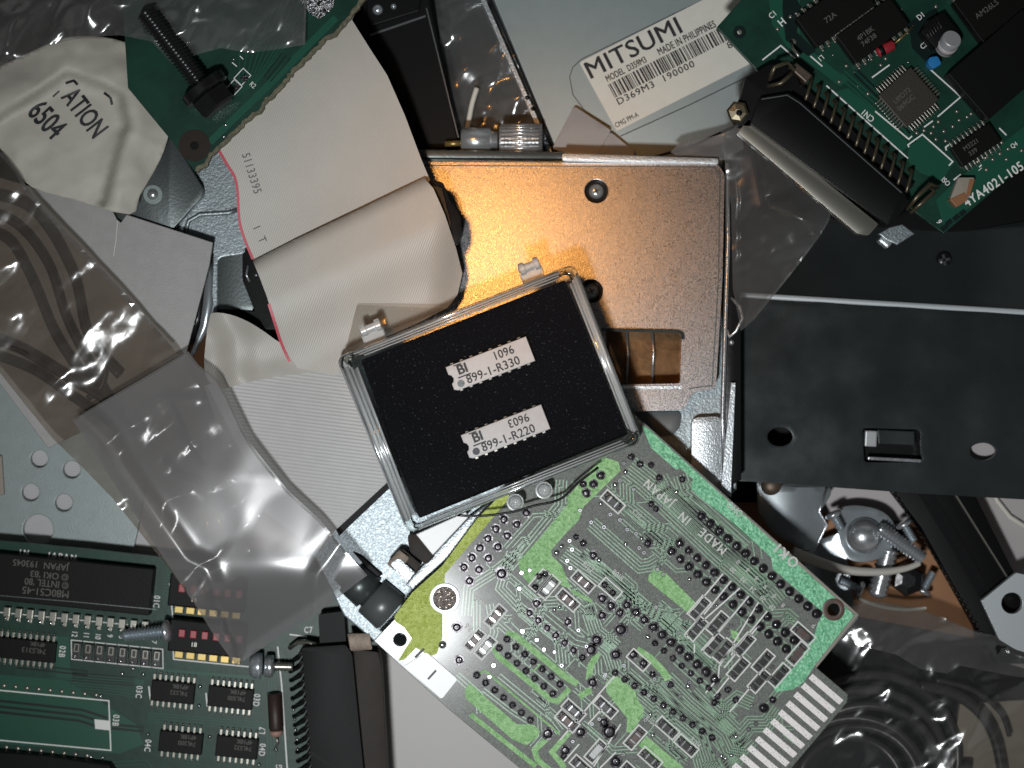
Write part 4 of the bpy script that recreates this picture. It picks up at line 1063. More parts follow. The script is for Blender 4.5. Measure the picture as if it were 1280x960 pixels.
def ic(cx, cy, L, W_, ang, z, n, legs, leg_w, leg_out, h=12, txt=None, body='ic', tz=6, m='pin', both=True, name='chip', txtm='inkgrey', leg_h=None, sides=(-1, 1)):
    """chip body with its legs: the body is a part of the board, legs and printing its pieces"""
    g = G(); g.box(cx, cy, L, W_, ang, z, z + h, 1.2); b = g.obj(name, body, t)
    ca, sa = math.cos(R(ang)), math.sin(R(ang))
    def q(u, v): return (cx + u * ca + v * sa, cy - u * sa + v * ca)
    g = G()
    for s_ in sides:
        for i in range(n):
            x, y = q((i - (n - 1) / 2) * legs, s_ * (W_ / 2 + leg_out / 2)); g.box(x, y, leg_w, leg_out, ang, z + .2, z + (leg_h or h * .45), .3)
            x, y = q((i - (n - 1) / 2) * legs, s_ * (W_ / 2 + leg_out + 1.5)); g.dome(x, y, z, leg_w * .55, 2, 8, 2)
    if n: g.obj('legs', m, b)
    if txt:
        g = G()
        for s_, u, v, size, a2, xs in txt:
            x, y = q(u, v); g.text(s_, x, y, size, ang + a2, z + h + .3, xs=xs, bold=.008)
        g.obj('printing', txtm, b)
    return b
M['icprint'] = mat('chip lettering', (.10, .095, .085), .6)
ic(81, 727, 224, 58, TB, ZC2 + 4, 0, 14.3, 8, 9, 20, [('M80C51-45', 6, -19 + 40 * 0 + 5 - 0, 0.01, 180, 1)][:0] or None)
g = G(); zt = ZC2 + 24.4
for s_, x, y, sz, xs in (('M80C51-45', 87, 739, 13, .95), ('(C) INTEL \'80', 86, 728, 12, .9), ('(C) OKI \'83', 86, 718, 11.5, 1.0), ('JAPAN  193045', 86, 706, 11.5, .95)):
    if s_.startswith('(C)'): s_ = '\u00a9' + s_[3:]
    g.text(s_, x, y, sz, 180 + TB, zt, xs=xs, bold=.01)
g.obj('chip_printing', 'icprint', t)
g = G(); g.strip([(-30, 742), (90, 752), (196, 762)], 1.0, ZC2 + 24.2, .3); g.obj('chip_seam', 'steelmid', t)
g = G(); g.strip([(-20, 763.5), (160, 781)], 1.3, ZC2 + .9, .3)
for a, b, c in (((212, 729), (216, 772), (219, 773)), ((216, 800), (217, 824), (316, 834))): g.strip([a, b, c], 1.6, ZC2 + .9, .3)
for i in range(8): g.strip([(89 + 14.3 * i, 800 + 1.45 * i), (103.3 + 14.3 * i, 801.5 + 1.45 * i), (103.8 + 14.3 * i, 825.5 + 1.45 * i), (89.6 + 14.3 * i, 824 + 1.45 * i)], 1.2, ZC2 + .9, .3, closed=True)
for i, s_ in enumerate(('12', '11', '10', '9', '8')): g.text(s_, 90.5 + 14.6 * i, 788 + 1.5 * i, 10, -96, ZC2 + 1, xs=.8, bold=.01)
g.text('7', 190, 800, 9, -96, ZC2 + 1)
for s_, x, y, a in (('02B', 75, 807, -96), ('03C', 171, 857, -96), ('03D', 318, 867, -96), ('04C', 182, 924, -96), ('04D', 325, 929, -96), ('03B', 142, 893, -96), ('L7', 331, 918, 84), ('01C', 193, 744, -96), ('C', 316, 834, 0), ('C7', 380, 791, 0), ('G', 352, 962, 84)): g.text(s_, x, y, 11, a, ZC2 + 1, xs=.75, bold=.015, sp=1.15)
g.text('MADE', -32, 688, 9.5, TB, ZC2 + 1, xs=.8, bold=.025, sp=1.3); g.text('IN', 24, 693, 9.5, TB, ZC2 + 1, xs=1, bold=.025, sp=1.5); g.text('JAPAN', 60, 696.5, 9.5, TB, ZC2 + 1, xs=1.05, bold=.025, sp=1.35)
g.strip([(-20, 861), (136, 876), (138.5, 938), (-20, 923.5)], 1.6, ZC2 + .9, .3, closed=True); g.plate([(118, 899), (136.5, 901), (137, 913), (119, 911)], ZC2 + 1, .4)
g.strip([(347, 808), (352, 855), (361, 990)], 1.8, ZC2 + .9, .3); g.strip([(186, 858), (188, 875)], 1.8, ZC2 + .9, .3); g.strip([(257.5, 866), (259, 883)], 1.8, ZC2 + .9, .3); g.strip([(362, 793), (384, 796)], 1.8, ZC2 + .9, .3)
g.obj('silkscreen', 'silk', t)
# legs of the long chip
g = G(); g.box(640, 480, 8, 12, 0, ZR, ZR + 9, .8); g.box(640, 488, 4, 7, 0, ZR - 1, ZR + 3, .5); p0 = local_part(g, 'chip_leg', 'pin', 10.6, 764, ZC2 + 1, TB, t)
for i in range(1, 13): part_copy(p0, 10.6 + 14.33 * i, 764 + 1.46 * i, ZC2 + 1, TB, t)
g = G(); g.dome(640, 480, ZR, 2.6, 2.5, 10, 3); d0 = local_part(g, 'solder_dot', 'solder', 7, 773, ZC2 + .4, 0, t)
for x, y in [(7 + 14.33 * i, 773 + 1.46 * i) for i in range(1, 11)] + [(153, 842), (179, 843), (166.5, 836), (250, 858), (249, 882), (185, 918), (126, 870), (114, 946), (129, 947), (262, 921), (324, 956), (336, 867), (345, 937)]: part_copy(d0, x, y, ZC2 + .4, 0, t)
g = G(); g.dome(640, 480, ZR, 3.4, 2, 10, 3); d1 = local_part(g, 'dull_via', 'pin', 5, 857, ZC2 + .3, 0, t)
d1.name = 'solder_dot'
for i in range(1, 9): part_copy(d1, 5 + 14.4 * i, 857 + 1.45 * i, ZC2 + .3, 0, t)
for i in range(0, 8): part_copy(d1, 8 + 14.4 * i, 934 + 1.5 * i, ZC2 + .3, 0, t)
# resistors in the box
g = G(); g.box(640, 480, 10, 20, 0, ZR, ZR + 5, .8); r0 = local_part(g, 'chip_resistor', 'smdk', 96.5, 813, ZC2 + .8, TB, t)
g = G(); g.strip(rect(640, 476, 5, 9, 0), .9, ZR + 5.5, .3, closed=True); e = local_part(g, 'mark', 'pin', 640, 480, ZR, 0, None); e.parent = r0; e.location = (0, 0, 0); e.scale = (1, 1, 1)
g = G(); g.dome(639, 487, ZR + 4.5, 2.4, 2, 10, 3); e = local_part(g, 'solder_dot', 'solder', 640, 480, ZR, 0, None); e.parent = r0; e.location = (0, 0, 0); e.scale = (1, 1, 1)
for i in range(1, 8): part_copy(r0, 96.5 + 14.3 * i, 813 + 1.45 * i, ZC2 + .8, TB, t)
# small outline chips
pr = lambda s2: [(s2, 22, -3, 8, 180, .9), ('JAPAN 18K', 20, 5 - 14, 7, 180, .9)]
ic(30, 811, 82, 26, TB, ZC2 + 2, 11, 7.3, 3, 7, 9, [('74LS313', 28, -2, 9, 180, 1), ('4P18K', 26, -10, 8, 180, .9)], txtm='icprint')
ic(217, 864, 54, 26, TB, ZC2 + 2, 8, 7.1, 3, 7, 9, [('74LS32', 18, -1, 8, 180, .95), ('4P18K', 18, -9, 8, 180, .95)], txtm='icprint')
ic(289, 871, 56, 26, TB, ZC2 + 2, 8, 7.1, 3, 7, 9, [('74LS00', 18, -1, 8, 180, .95), ('4P18K', 18, -9, 8, 180, .95)], txtm='icprint')
ic(227, 927, 54, 26, TB, ZC2 + 2, 7, 7.5, 3, 7, 9, [('74LS00', 18, -1, 8, 180, .95), ('4P18K', 18, -9, 8, 180, .95)], txtm='icprint')
ic(297, 933, 52, 26, TB, ZC2 + 2, 7, 7.3, 3, 7, 9, [('74LS32', 18, -1, 8, 180, .95), ('4P18K', 18, -9, 8, 180, .95)], txtm='icprint')
g = G(); g.plate([(-60, 934), (60, 946), (136, 956), (165, 1000), (-60, 1010)], ZC2 + 22, 20, bevel=3); g.obj('socket', 'black', t)
# DIP switches
for k, (cx, cy) in enumerate(((262, 739), (262, 795))):
    g = G(); g.box(cx, cy, 94, 40, TB, ZC2 + 1, ZC2 + 26, 2); sw = g.obj('dip_switch', 'black', t)
    for i in range(6):
        g = G(); g.box(cx - 34 + 14.3 * i, cy - 4 + 1.5 * i, 8, 10, TB, ZC2 + 25, ZC2 + 30, 1); g.obj('slider', 'redpl', sw)
        g = G(); g.box(cx - 37 + 14.3 * i, cy + 22 + 1.5 * i, 11, 9, TB, ZC2 + 2, ZC2 + 12, 1); g.obj('contact', 'gold', sw)
    g = G(); g.text('18', cx - 24, cy + 13, 8, TB, ZC2 + 26.4, bold=.01); g.obj('printing', 'inkgrey' if False else 'pin', sw)
# inductor and header pins
g = G(); g.lathe((343, 866, ZC2 + 11), (345.5, 917, ZC2 + 11), [(0, 5), (2, 9.5), (46, 9.5), (50, 8)], 20); il = g.obj('inductor', 'induct', t)
g = G(); g.lathe((345, 910, ZC2 + 11), (346, 922, ZC2 + 11), [(3, 7.8), (6, 9), (11, 6)], 20); g.obj('end_bead', 'pinkend', il)
g = G(); g.tube([(346, 922, ZC2 + 8), (347, 930, ZC2 + 4), (343, 938, ZC2 + 1)], 1.6); g.obj('lead', 'pin', il)
hp = G(); hp.tube([(632, 480, ZR + 2), (644, 472, ZR + 18), (650, 462, ZR + 30)], 2.4, 8); hp.dome(631, 480, ZR, 3, 3, 8, 2)
h0 = local_part(hp, 'header_pin', 'padd', 371, 828, ZC2 + .5, 0, t)
for i in range(1, 14): part_copy(h0, 371 + i * .95, 828 + i * 11.2, ZC2 + .5, 0, t)
h2 = G(); h2.dome(640, 480, ZR, 2.2, 2.2, 8, 2); h0 = local_part(h2, 'solder_dot', 'solder', 363, 850, ZC2 + .5, 0, t)
for i in range(1, 9): part_copy(h0, 363 + i * 1.3, 850 + i * 12.4, ZC2 + .5, 0, t)
# connector standing on its edge
g = G(); g.plate(roundpoly([(377, 810), (432, 806), (440, 818), (457, 990), (462, 1040), (396, 1040), (388, 940)], 3), 160, 52, bevel=2); cb = g.obj('connector_body', 'black', t, smooth=True, auto=30)
g = G(); g.plate(roundpoly([(439, 812), (472, 815), (476, 830), (488, 1040), (460, 1040), (452, 940), (446, 860)], 3), 140, 36, bevel=1.5); g.obj('connector_shell', 'brownshell', cb, smooth=True, auto=30)
g = G(); g.plate(roundpoly([(398, 768), (430, 764), (433, 807), (400, 812)], 3), 140, 30, bevel=2); g.obj('mounting_ear', 'black', cb)
g = G(); g.plate(roundpoly([(434, 792), (462, 792), (465, 812), (438, 814)], 2), 152, 10, bevel=2); g.obj('ear_tab', 'brownmetal', cb, smooth=True, auto=30)
g = G(); g.tube([(362, 810, 118), (372, 803, 128), (384, 803, 134), (396, 806, 138)], 3); g.obj('ground_strap', 'pin', cb)

# loose screws on this board
t = thing('silver_screw', 'small silver screw lying next to the long black chip', 'screw', 185, 793, ZC2)
prof = [(0, 1.5), (4, 4)]
for i in range(12): prof += [(5 + i * 4.6, 4.6), (7.4 + i * 4.6, 8.6 + i * .1), (8.0 + i * 4.6, 8.6 + i * .1)]
g = G(); g.lathe((150, 795, 128), (225, 787, 134), prof + [(60, 6)], 20); g.obj('thread', 'chrome', t, auto=20)
g = G(); g.lathe((150, 795, 128), (225, 787, 134), [(59, 6), (60, 14), (63, 15), (68, 12), (70, 5)], 26); g.obj('head', 'bright', t)
t = thing('pan_head_screw', 'bright pan head screw beside the tip of the grey antistatic bag', 'screw', 332, 832, ZC2)
g = G(); g.lathe((311, 832, 128), (348, 833, 124), [(0, 3), (1, 12), (6, 16), (12, 17.5), (17, 17), (18, 8)], 28); g.obj('head', 'chrome', t)
g = G(); g.lathe((311, 832, 128), (348, 833, 124), [(20, 8), (21, 14), (28, 15), (32, 14), (33, 6)], 28); g.obj('washer', 'bright', t)
g = G(); g.lathe((311, 832, 128), (348, 833, 124), [(33, 6)] + [(35 + i * 2.5, 5 + (i % 2) * 1.6) for i in range(10)], 16); g.obj('thread', 'pin', t)

# ================================================================ CONNECTOR BOARD (upper right)
ZT = 236
t = thing('connector_board', 'dark green circuit board carrying a large black connector at the upper right', 'circuit board', 1130, 130, 228)
g = G(); g.plate([(896, 34), (930, -4), (955, -60), (1360, -60), (1360, 146), (1280, 206), (1180, 292), (1157, 275), (1140, 262), (947, 88)], ZT, 8, bevel=.8, holes=[circ(924.5, 40, 3, 12)]); g.obj('board', 'pcb', t)
g = G(); g.plate(circ(924.5, 40, 8, 20), ZT + .5, .5, holes=[circ(924.5, 40, 3, 12)]); g.obj('hole_ring', 'pcbdark', t)
g = G(); zz = ZT + .3
for p in ([(1170, 250), (1200, 222), (1290, 150), (1300, 190), (1180, 284)], [(1060, 110), (1110, 150), (1136, 182), (1128, 190), (1040, 116)], [(1010, 60), (1060, 100), (1050, 108), (1000, 70)], [(960, -10), (1000, -10), (1000, 60), (985, 60), (965, 30)]): g.plate(p, zz, .2)
g.plate([(1136, 182), (1152, 168), (1192, 204), (1177, 226), (1150, 216), (1134, 200)], zz + .2, .3)
trb([(1052, 92), (1130, 162), (1140, 180)], 3, 5, 2)
g.obj('traces', 'pcbtrace', t)
g = G(); zz = ZT + .3
for p in ([(980, -30), (1002, 10), (996, 40), (1020, 64), (1010, 70), (982, 50), (978, 10)], [(1136, 28), (1170, 10), (1190, 60), (1160, 80), (1140, 60)]): g.plate(p, zz + .45, .2)
trb([(1070, 90), (1120, 140), (1140, 165)], 2, 6, 2.4)
g.obj('dark_traces', 'pcbdark', t)
g = G(); zz = ZT + 1
for pts in ([(953, 75), (976, 57), (994, 73)], [(1013, 70), (1028, 83)], [(1033, 107), (1135, 198)], [(1090, 97), (1112, 81)], [(1162, 86), (1201, 121), (1172, 146)], [(1166, 151), (1155, 159)], [(1094, 139), (1136, 174), (1140, 170)], [(1136, 184), (1135, 181), (1153, 168), (1191, 202), (1186, 207)], [(1192, 225), (1201, 218)], [(1249, 160), (1258, 169)], [(1224, 209), (1227, 206)], [(1096, 0), (1052, 46)][::-1][:0] or [(1016, 14), (1024, 3)], [(1183, 188), (1182, 184), (1186, 181)]): g.strip(pts, 1.8, zz, .3)
for s_, x, y, a, sz in (('C1', 964, 24, 40, 10), ('H', 977, 34, 40, 14), ('Q2', 1018, 53, 40, 9), ('L1', 1027, 68, 220, 9), ('D1', 1149, 26, 40, 10), ('C3', 1153, 62, 40, 9), ('CN1', 1094, 148, 139, 11), ('Q4', 1265, 186, 33, 8), ('9', 1170, 277, -60, 10), ('ISO', 1176, 225, -45, 9), ('1', 1222, 212, -50, 8)): g.text(s_, x, y, sz, a, zz, xs=.85, bold=.015)
g.text('4YA4021-105', 1209, 259, 16.5, 34, zz, xs=.85, bold=.02, sp=1.12)
g.obj('silkscreen', 'silk', t)
g = G(); 
for (x, y) in ((1180, 285), (1195, 272), (1186, 278), (1203, 266)): g.box(x, y, 9, 6, 40, ZT + .2, ZT + .9)
g.obj('dark_lettering', 'pcbdark', t)
# chips
M['ic2'] = mat('brownish chip', (.030, .025, .018), .5, bump=.3, bscale=.6)
ic(1088, 41, 82, 42, 36, ZT + 3, 9, 9.3, 4.2, 5, 16, [('4P1BK', -18, 0, 9, 0, 1), ('74F38', -18, 9, 9, 0, 1)], txtm='icprint', m='pin')
ic(1042, 18, 90, 44, 36, ZT + 3, 9, 9.3, 4.2, 5, 16, [('72A', -14, 4, 10, 0, 1)], txtm='icprint')
ic(1237, 8, 78, 60, 36, ZT + 3, 8, 9.3, 4, 6, 18, [('AM26LS', -22, 4, 10, 0, 1)], txtm='icprint')
ic(1250, 85, 122, 76, 41, ZT + 3, 0, 9, 4, 5, 26, None, body='black', name='relay')
ic(1218, 182, 58, 28, 34, ZT + 2, 9, 6, 2.4, 6, 9, [('M3221', -14, -1, 8, 0, 1), ('339', -12, 8, 8, 0, 1)], txtm='icprint')
q = ic(1134, 123, 54, 54, 41, ZT + 2, 11, 4.2, 2.0, 8, 9, [('UPD72', -16, -4, 9, 0, 1), ('069GC', -18, 6, 9, 0, 1)], body='ic2', txtm='icprint')
g = G()
for s_ in (-1, 1):
    for i in range(11):
        u, v = s_ * 31, (i - 5) * 4.2; ca, sa = math.cos(R(41)), math.sin(R(41)); g.box(1134 + u * ca + v * sa, 123 - u * sa + v * ca, 8, 2.0, 41, ZT + 2.2, ZT + 6, .3)
g.obj('legs', 'pin', q)
g = G(); g.dome(640, 480, ZR, 2.8, 2, 10, 3); d0 = local_part(g, 'solder_dot', 'pin', 992, 53, ZT + .4, 0, t)
g = G(); g.dome(640, 480, ZR, 1.7, 2, 10, 3); d1 = local_part(g, 'solder_dot', 'solder', 1068, 90, ZT + .4, 0, t)
for x, y in ((1049, 102), (1170, 8), (1058, 82), (1101, 81), (1107, 73), (972, 36), (988, 21), (1085, 117), (1215, 128), (1221, 135), (1196, 139), (1209, 146), (1214, 142), (1199, 150), (1173, 152), (1191, 158), (1167, 158), (1180, 164), (1155, 163), (1164, 166), (1170, 174), (1182, 176), (1202, 208), (1232, 197), (1241, 199), (1250, 192), (1258, 199), (1260, 186), (1277, 188), (1233, 212), (1222, 202), (1252, 178), (1146, 166)): part_copy(d0, x, y, ZT + .4, 0, t)
for x, y in ((1072, 108), (1135, 78), (1041, 69), (1141, 33), (1216, 126), (1086, 75), (1127, 12)): part_copy(d1, x, y, ZT + .4, 0, t)
# diode, capacitor, blue trimmer, brown capacitor, transistor
g = G(); g.lathe((1096, 66, ZT + 12), (1120, 54, ZT + 12), [(0, 4), (2, 7), (22, 7), (25, 3)], 18); dd = g.obj('diode', 'redpl', t)
g = G(); g.lathe((1096, 66, ZT + 12), (1120, 54, ZT + 12), [(3, 7.3), (9, 7.3)], 18); g.obj('band', 'black', dd)
g = G(); g.tube([(1119, 54, ZT + 12), (1130, 44, ZT + 12), (1141, 33, ZT + 4)], 1.2); g.obj('lead', 'gold', dd)
g = G(); g.lathe((1180, 62, ZT + 6), (1189, 50, ZT + 26), [(0, 11), (2, 12.5), (4, 11.5), (24, 12.5), (26, 11)], 24); cc = g.obj('capacitor', 'capw', t)
g = G(); g.lathe((1180, 62, ZT + 6), (1189, 50, ZT + 26), [(5, 12.6), (14, 12.7)], 24); g.obj('sleeve', 'pinkwhite', cc)
g = G(); g.plate(roundpoly([(1161, 72), (1172, 70), (1177, 80), (1167, 86), (1160, 80)], 3), ZT + 18, 16, bevel=3); g.obj('trimmer', 'blue', t, smooth=True, auto=30)
g = G(); g.plate([(1160, 25), (1180, 14), (1200, 40), (1185, 52), (1168, 60), (1150, 40)], ZT + 20, 18, bevel=5); g.obj('coil', 'black', t, smooth=True, auto=30)
g = G()
for k in range(6): g.tube([(1154 + k * 3, 36 - k * 3.2, ZT + 18), (1160 + k * 3, 44 - k * 2.5, ZT + 21), (1165 + k * 3, 54 - k * 2.5, ZT + 17)], 1.2, 6)
g.obj('coil_winding', 'padd', t)
g = G(); g.plate(roundpoly([(1188, 248), (1198, 222), (1218, 222), (1210, 250), (1196, 259)], 2), ZT + 14, 13, bevel=2); bc = g.obj('brown_capacitor', 'beige', t, smooth=True, auto=30)
g = G(); g.plate([(1187, 249), (1206, 240), (1211, 249), (1196, 259)], ZT + 15, 12, bevel=1); g.plate([(1212, 224), (1219, 224), (1213, 244), (1208, 246)], ZT + 15, 12, bevel=1); g.obj('end_face', 'capb', bc)
# the D shaped connector
g = G(); g.plate(roundpoly([(938, 154), (950, 122), (986, 116), (1002, 126), (1130, 240), (1136, 256), (1110, 281)], 2, 2), 274, 38, bevel=1.5); cn = g.obj('connector_body', 'black', t, smooth=True, auto=30)
g = G(); g.plate([(986, 112), (1001, 104), (1143, 231), (1131, 243)], 254, 14, bevel=1.5); g.obj('pin_ledge', 'blackmetal', cn)
g = G(); g.strip([(952, 124), (984, 119), (1000, 129), (1127, 241)], 1.2, 274.6, .8); g.obj('body_highlight', 'greyplastic', cn)  # grey line paints a highlight along the body edge
g = G(); g.plate(roundpoly([(922, 165), (936, 149), (1098, 280), (1086, 294), (1072, 292)], 2, 3), 262, 20, bevel=1.5); g.obj('connector_shell', 'pin', cn, smooth=True, auto=30)
g = G(); g.plate(roundpoly([(932, 98), (962, 80), (990, 84), (1000, 104), (976, 128), (946, 158), (922, 157), (912, 140), (926, 122)], 3, 3), 262, 24, bevel=2); g.obj('connector_flange', 'steelmid' if False else 'black', cn, smooth=True, auto=30)
g = G(); g.lathe((922, 140, 250), (922, 140, 276), [(0, 14), (22, 14), (25, 11), (26, 4)], 6, flat=True); hx = g.obj('hex_post', 'goldd', cn)
g = G(); g.dome(924, 141, 276, 4, 1.5, 10, 2); g.obj('post_hole', 'black', hx)
g = G(); g.plate([(1098, 292), (1112, 284), (1128, 280), (1144, 292), (1122, 306), (1108, 300)], 258, 8, bevel=1.5); g.obj('bracket_tab', 'zinc', cn)
g = G(); g.box(1104, 303, 16, 10, -40, 240, 256, 3); g.obj('jack_nut', 'brushed', cn)
g = G(); g.plate([(986, 84), (996, 78), (1016, 94), (1008, 104)], 268, 26, bevel=2); g.obj('foot', 'beige' if False else 'brownmetal', cn)
for pts in ([(962, 100, 278), (968, 84, 288), (984, 78, 284), (992, 86, 274), (984, 96, 272)], [(960, 108, 276), (976, 104, 286), (990, 92, 284)], [(1134, 262, 262), (1146, 246, 278), (1162, 230, 270), (1172, 234, 256)], [(1138, 266, 264), (1154, 252, 274), (1168, 240, 264), (1160, 232, 262)]):
    g = G(); g.tube(pts, 2.8, 8); g.obj('board_lock', 'goldd', cn)
g = G(); g.tube([(989, 52, ZT + 5), (992, 62, ZT + 16), (999, 71, ZT + 22)], 2, 8); g.dome(992, 52, ZT, 4.5, 3.5); g.obj('ground_wire', 'pin', t)
for row_, (dx, dy, n) in enumerate(((0, 0, 13),)):
    pn = G(); pn.tube([(640, 480, ZR + 2), (639, 484, ZR + 22), (634, 500, ZR + 28), (630, 512, ZR + 30)], 2.1, 8); pn.dome(640, 480, ZR, 3.4, 3, 10, 3); p0 = local_part(pn, 'connector_pin', 'goldd', 1012, 98, ZT + .5, 0, t)
    for i in range(1, 13): part_copy(p0, 1012 + 10.35 * i, 98 + 9.5 * i, ZT + .5, 0, t)
pn = G(); pn.tube([(640, 480, ZR + 2), (638, 488, ZR + 12), (634, 500, ZR + 14)], 2.0, 8); pn.dome(640, 480, ZR, 3.0, 3, 10, 3); p1 = local_part(pn, 'connector_pin', 'goldd', 1008, 112, ZT + 2, 0, t)
for i in range(1, 12): part_copy(p1, 1008 + 10.35 * i, 112 + 9.5 * i, ZT + 2, 0, t)

# ================================================================ BOTTOM RIGHT HARDWARE
t = thing('spring_clip', 'shiny zinc sheet clip with notched corners below the steel channel', 'metal clip', 990, 640, 30)
def cz(x, y): return 66 + 7 * math.sin((x - 945) * .035) + .06 * (y - 600)
g = G(); g.plate(roundpoly([(946, 602), (1038, 609), (1039, 618), (1025, 640), (1034, 656), (1019, 687), (1005, 688), (969, 668), (947, 642)], 3, 3), cz, 5, bevel=1.2, step=8); cl = g.obj('plate', 'clipm', t, smooth=True, auto=40)
g = G(); g.tube([(1033, 610, 72), (1024, 640, 78), (1034, 656, 72), (1018, 687, 72), (1004, 689, 70)], 1.8); g.obj('turned_edge', 'bright', t)
g = G(); g.dome(965, 607, 66, 16, 10, 18, 4); g.obj('dimple', 'brownmetal', t, smooth=True)
g = G(); g.plate(roundpoly([(1000, 684), (1052, 665), (1060, 705), (1068, 760), (1046, 770), (1010, 720)], 3, 3), lambda x, y: 50 + 5 * math.sin(x * .06), 5, bevel=1.2, step=8)
tag(g.obj('flat_clip', 'clipm', smooth=True, auto=40), 'dull zinc flat clip under the pale cord by the solder-side board', 'metal clip')
t = thing('round_head_screw', 'screw with a large polished round head above the pale cord', 'screw', 1090, 672, 30)
g = G(); g.plate(smooth_poly([(1046, 640), (1070, 632), (1104, 640), (1120, 662), (1112, 690), (1086, 702), (1060, 698), (1050, 672)], True, 4), lambda x, y: 66 + .12 * (y - 640), 4, bevel=1, step=9); g.obj('washer', 'clipm', t, smooth=True, auto=40)
g = G(); g.dome(1080, 670, 70, 25, 20, 30, 8); g.obj('head', 'bright', t)
pr_ = [(22, 8)]
for i in range(15): pr_ += [(24 + i * 4.8, 6.5), (26.4 + i * 4.8, 10), (27 + i * 4.8, 10)]
g = G(); g.lathe((1082, 648, 92), (1164, 706, 84), pr_ + [(96, 3)], 18); g.obj('thread', 'bright', t, auto=20)
g = G(); g.lathe((1112, 684, 60), (1094, 752, 60), [(0, 8)] + [(2 + i * 3.6, 11 + (i % 2) * 3.5) for i in range(18)] + [(70, 8)], 20)
tag(g.obj('threaded_stud', 'bright'), 'short threaded metal stud pointing down under the pale cord', 'stud')
g = G(); g.lathe((1132, 722, 20), (1136, 726, 52), [(0, 22), (24, 23), (30, 20), (32, 10)], 6, flat=True)
tag(g.obj('hex_nut', 'blackmetal'), 'black oxide hex nut under the end of the pale cord', 'nut')
g = G(); g.dome(1118, 672, 20, 22, 30, 18, 4); tag(g.obj('rubber_foot', 'black', smooth=True), 'black rubber foot in shadow behind the round head screw', 'rubber foot')
g = G(); g.lathe((1074, 724, 20), (1080, 724, 44), [(0, 12), (22, 12), (24, 6)], 20); tag(g.obj('round_standoff', 'blackmetal'), 'small black round standoff left of the threaded stud', 'standoff')
t = thing('pale_cord', 'thick pale grey cord curving across the loose screws', 'cord', 1080, 705, 70)
g = G(); g.tube([(x, y, 88) for x, y in smooth_poly([(990, 690), (1014, 699), (1055, 712), (1099, 715), (1130, 711), (1150, 704)], False, 6)], 7, 14, rf=lambda u: 8 - 4.5 * u); g.obj('cord', 'ribbon', t)
g = G(); g.tube([(x, y, 70) for x, y in smooth_poly([(1072, 748), (1100, 758), (1130, 762), (1158, 760)], False, 6)], 2.4, 10); tag(g.obj('thin_cord', 'label'), 'thin pale cord above the clear bag with the coiled black cable', 'cord')
t = thing('card_guide', 'long black ribbed plastic card guide running diagonally under the steel channel', 'card guide', 1190, 700, 40)
g = G(); g.plate([(1090, 580), (1200, 580), (1290, 760), (1310, 830), (1232, 830), (1224, 788), (1152, 660)], 78, 36, bevel=2); g.obj('rail', 'black', t, smooth=True, auto=30)
g = G(); g.strip([(1140, 590), (1196, 680), (1258, 790)], 16, 80, 4); g.obj('groove', 'greyplastic' if False else 'blackmetal', t)
g = G(); g.strip([(1188, 608), (1262, 726)], 2.0, 82, 4); g.obj('bright_rib', 'pin', t)
tt_ = G(); tt_.box(640, 480, 5, 2.2, 0, ZR, ZR + 4, .5); k0 = local_part(tt_, 'rib_tooth', 'blackmetal', 1118, 616, 78, -30, t)
for i in range(1, 26): part_copy(k0, 1118 + 4.35 * i, 616 + 7.0 * i, 78, -30, t)
M['bracketm'] = mat('brushed bright bracket', (.8, .86, .88), .3, .5, bump=.3, bscale=.15, stretch=(.3, 3, 1, 40))
t = thing('angle_bracket', 'square silvery bracket with one round hole at the right edge', 'metal bracket', 1262, 758, 70)
g = G(); g.plate(roundpoly([(1227, 751), (1270, 716), (1330, 730), (1330, 830), (1270, 812), (1250, 800)], 2, 2), 108, 9, holes=[circ(1265, 754, 13.5, 24)], bevel=1.5); g.obj('plate', 'bracketm', t)

# bag of black cable
t = thing('coiled_cable', 'thick black cable coiled inside the clear bag at the bottom right', 'cable', 1090, 920, 10)
pts = []
for i in range(6 * 40):
    a = 2 * math.pi * i / 40; k = i / 40
    rx = 118 - 9 * k; ry = 110 - 8.5 * k
    pts.append((1092 - 4 * k + rx * math.cos(a) + 5 * math.sin(3 * k), 946 + 7 * k + ry * math.sin(a) + 4 * math.sin(5 * k + 1), 30 + 7 * math.sin(a * 1.7 + k) + k * 4))
g = G(); g.tube(pts, 6.5, 12); g.obj('coil', 'cable', t)
g = G(); g.tube([(x, y, 40) for x, y in smooth_poly([(1150, 858), (1190, 866), (1226, 892), (1246, 930), (1256, 990)], False, 8)], 7.5, 12); g.tube([(x, y, 36) for x, y in smooth_poly([(1170, 850), (1215, 862), (1250, 890), (1262, 920)], False, 8)], 3.5, 12); g.obj('loose_end', 'cable', t)
g = G(); g.plate([(930, 800), (1060, 770), (1220, 800), (1360, 818), (1360, 1040), (900, 1040)], 8, 6)
tag(g.obj('dark_underlay', 'black'), 'added black sheet darkening the ground beneath the bagged cable coil', 'foam')  # dark sheet added to hide the too bright table
g = G(); g.plate([(1000, 880), (1180, 850), (1200, 1010), (960, 1010)], 14, 10, bevel=2); tag(g.obj('circuit_card', 'pcbdark'), 'dark green card seen through the cable coil at the bottom right', 'circuit card')
g = G(); g.tube([(1175, 990, 50), (1178, 962, 56), (1184, 950, 58)], 6); g.dome(1176, 954, 52, 7, 8); tag(g.obj('metal_plug', 'bright'), 'bright metal plug tip inside the coil at the bottom edge', 'plug')
g = G(); g.plate([(1200, 880), (1360, 870), (1360, 1020), (1180, 1020)], 18, 10); tag(g.obj('paper_sheet', 'beige'), 'olive beige sheet under the right side of the bagged cable', 'paper')

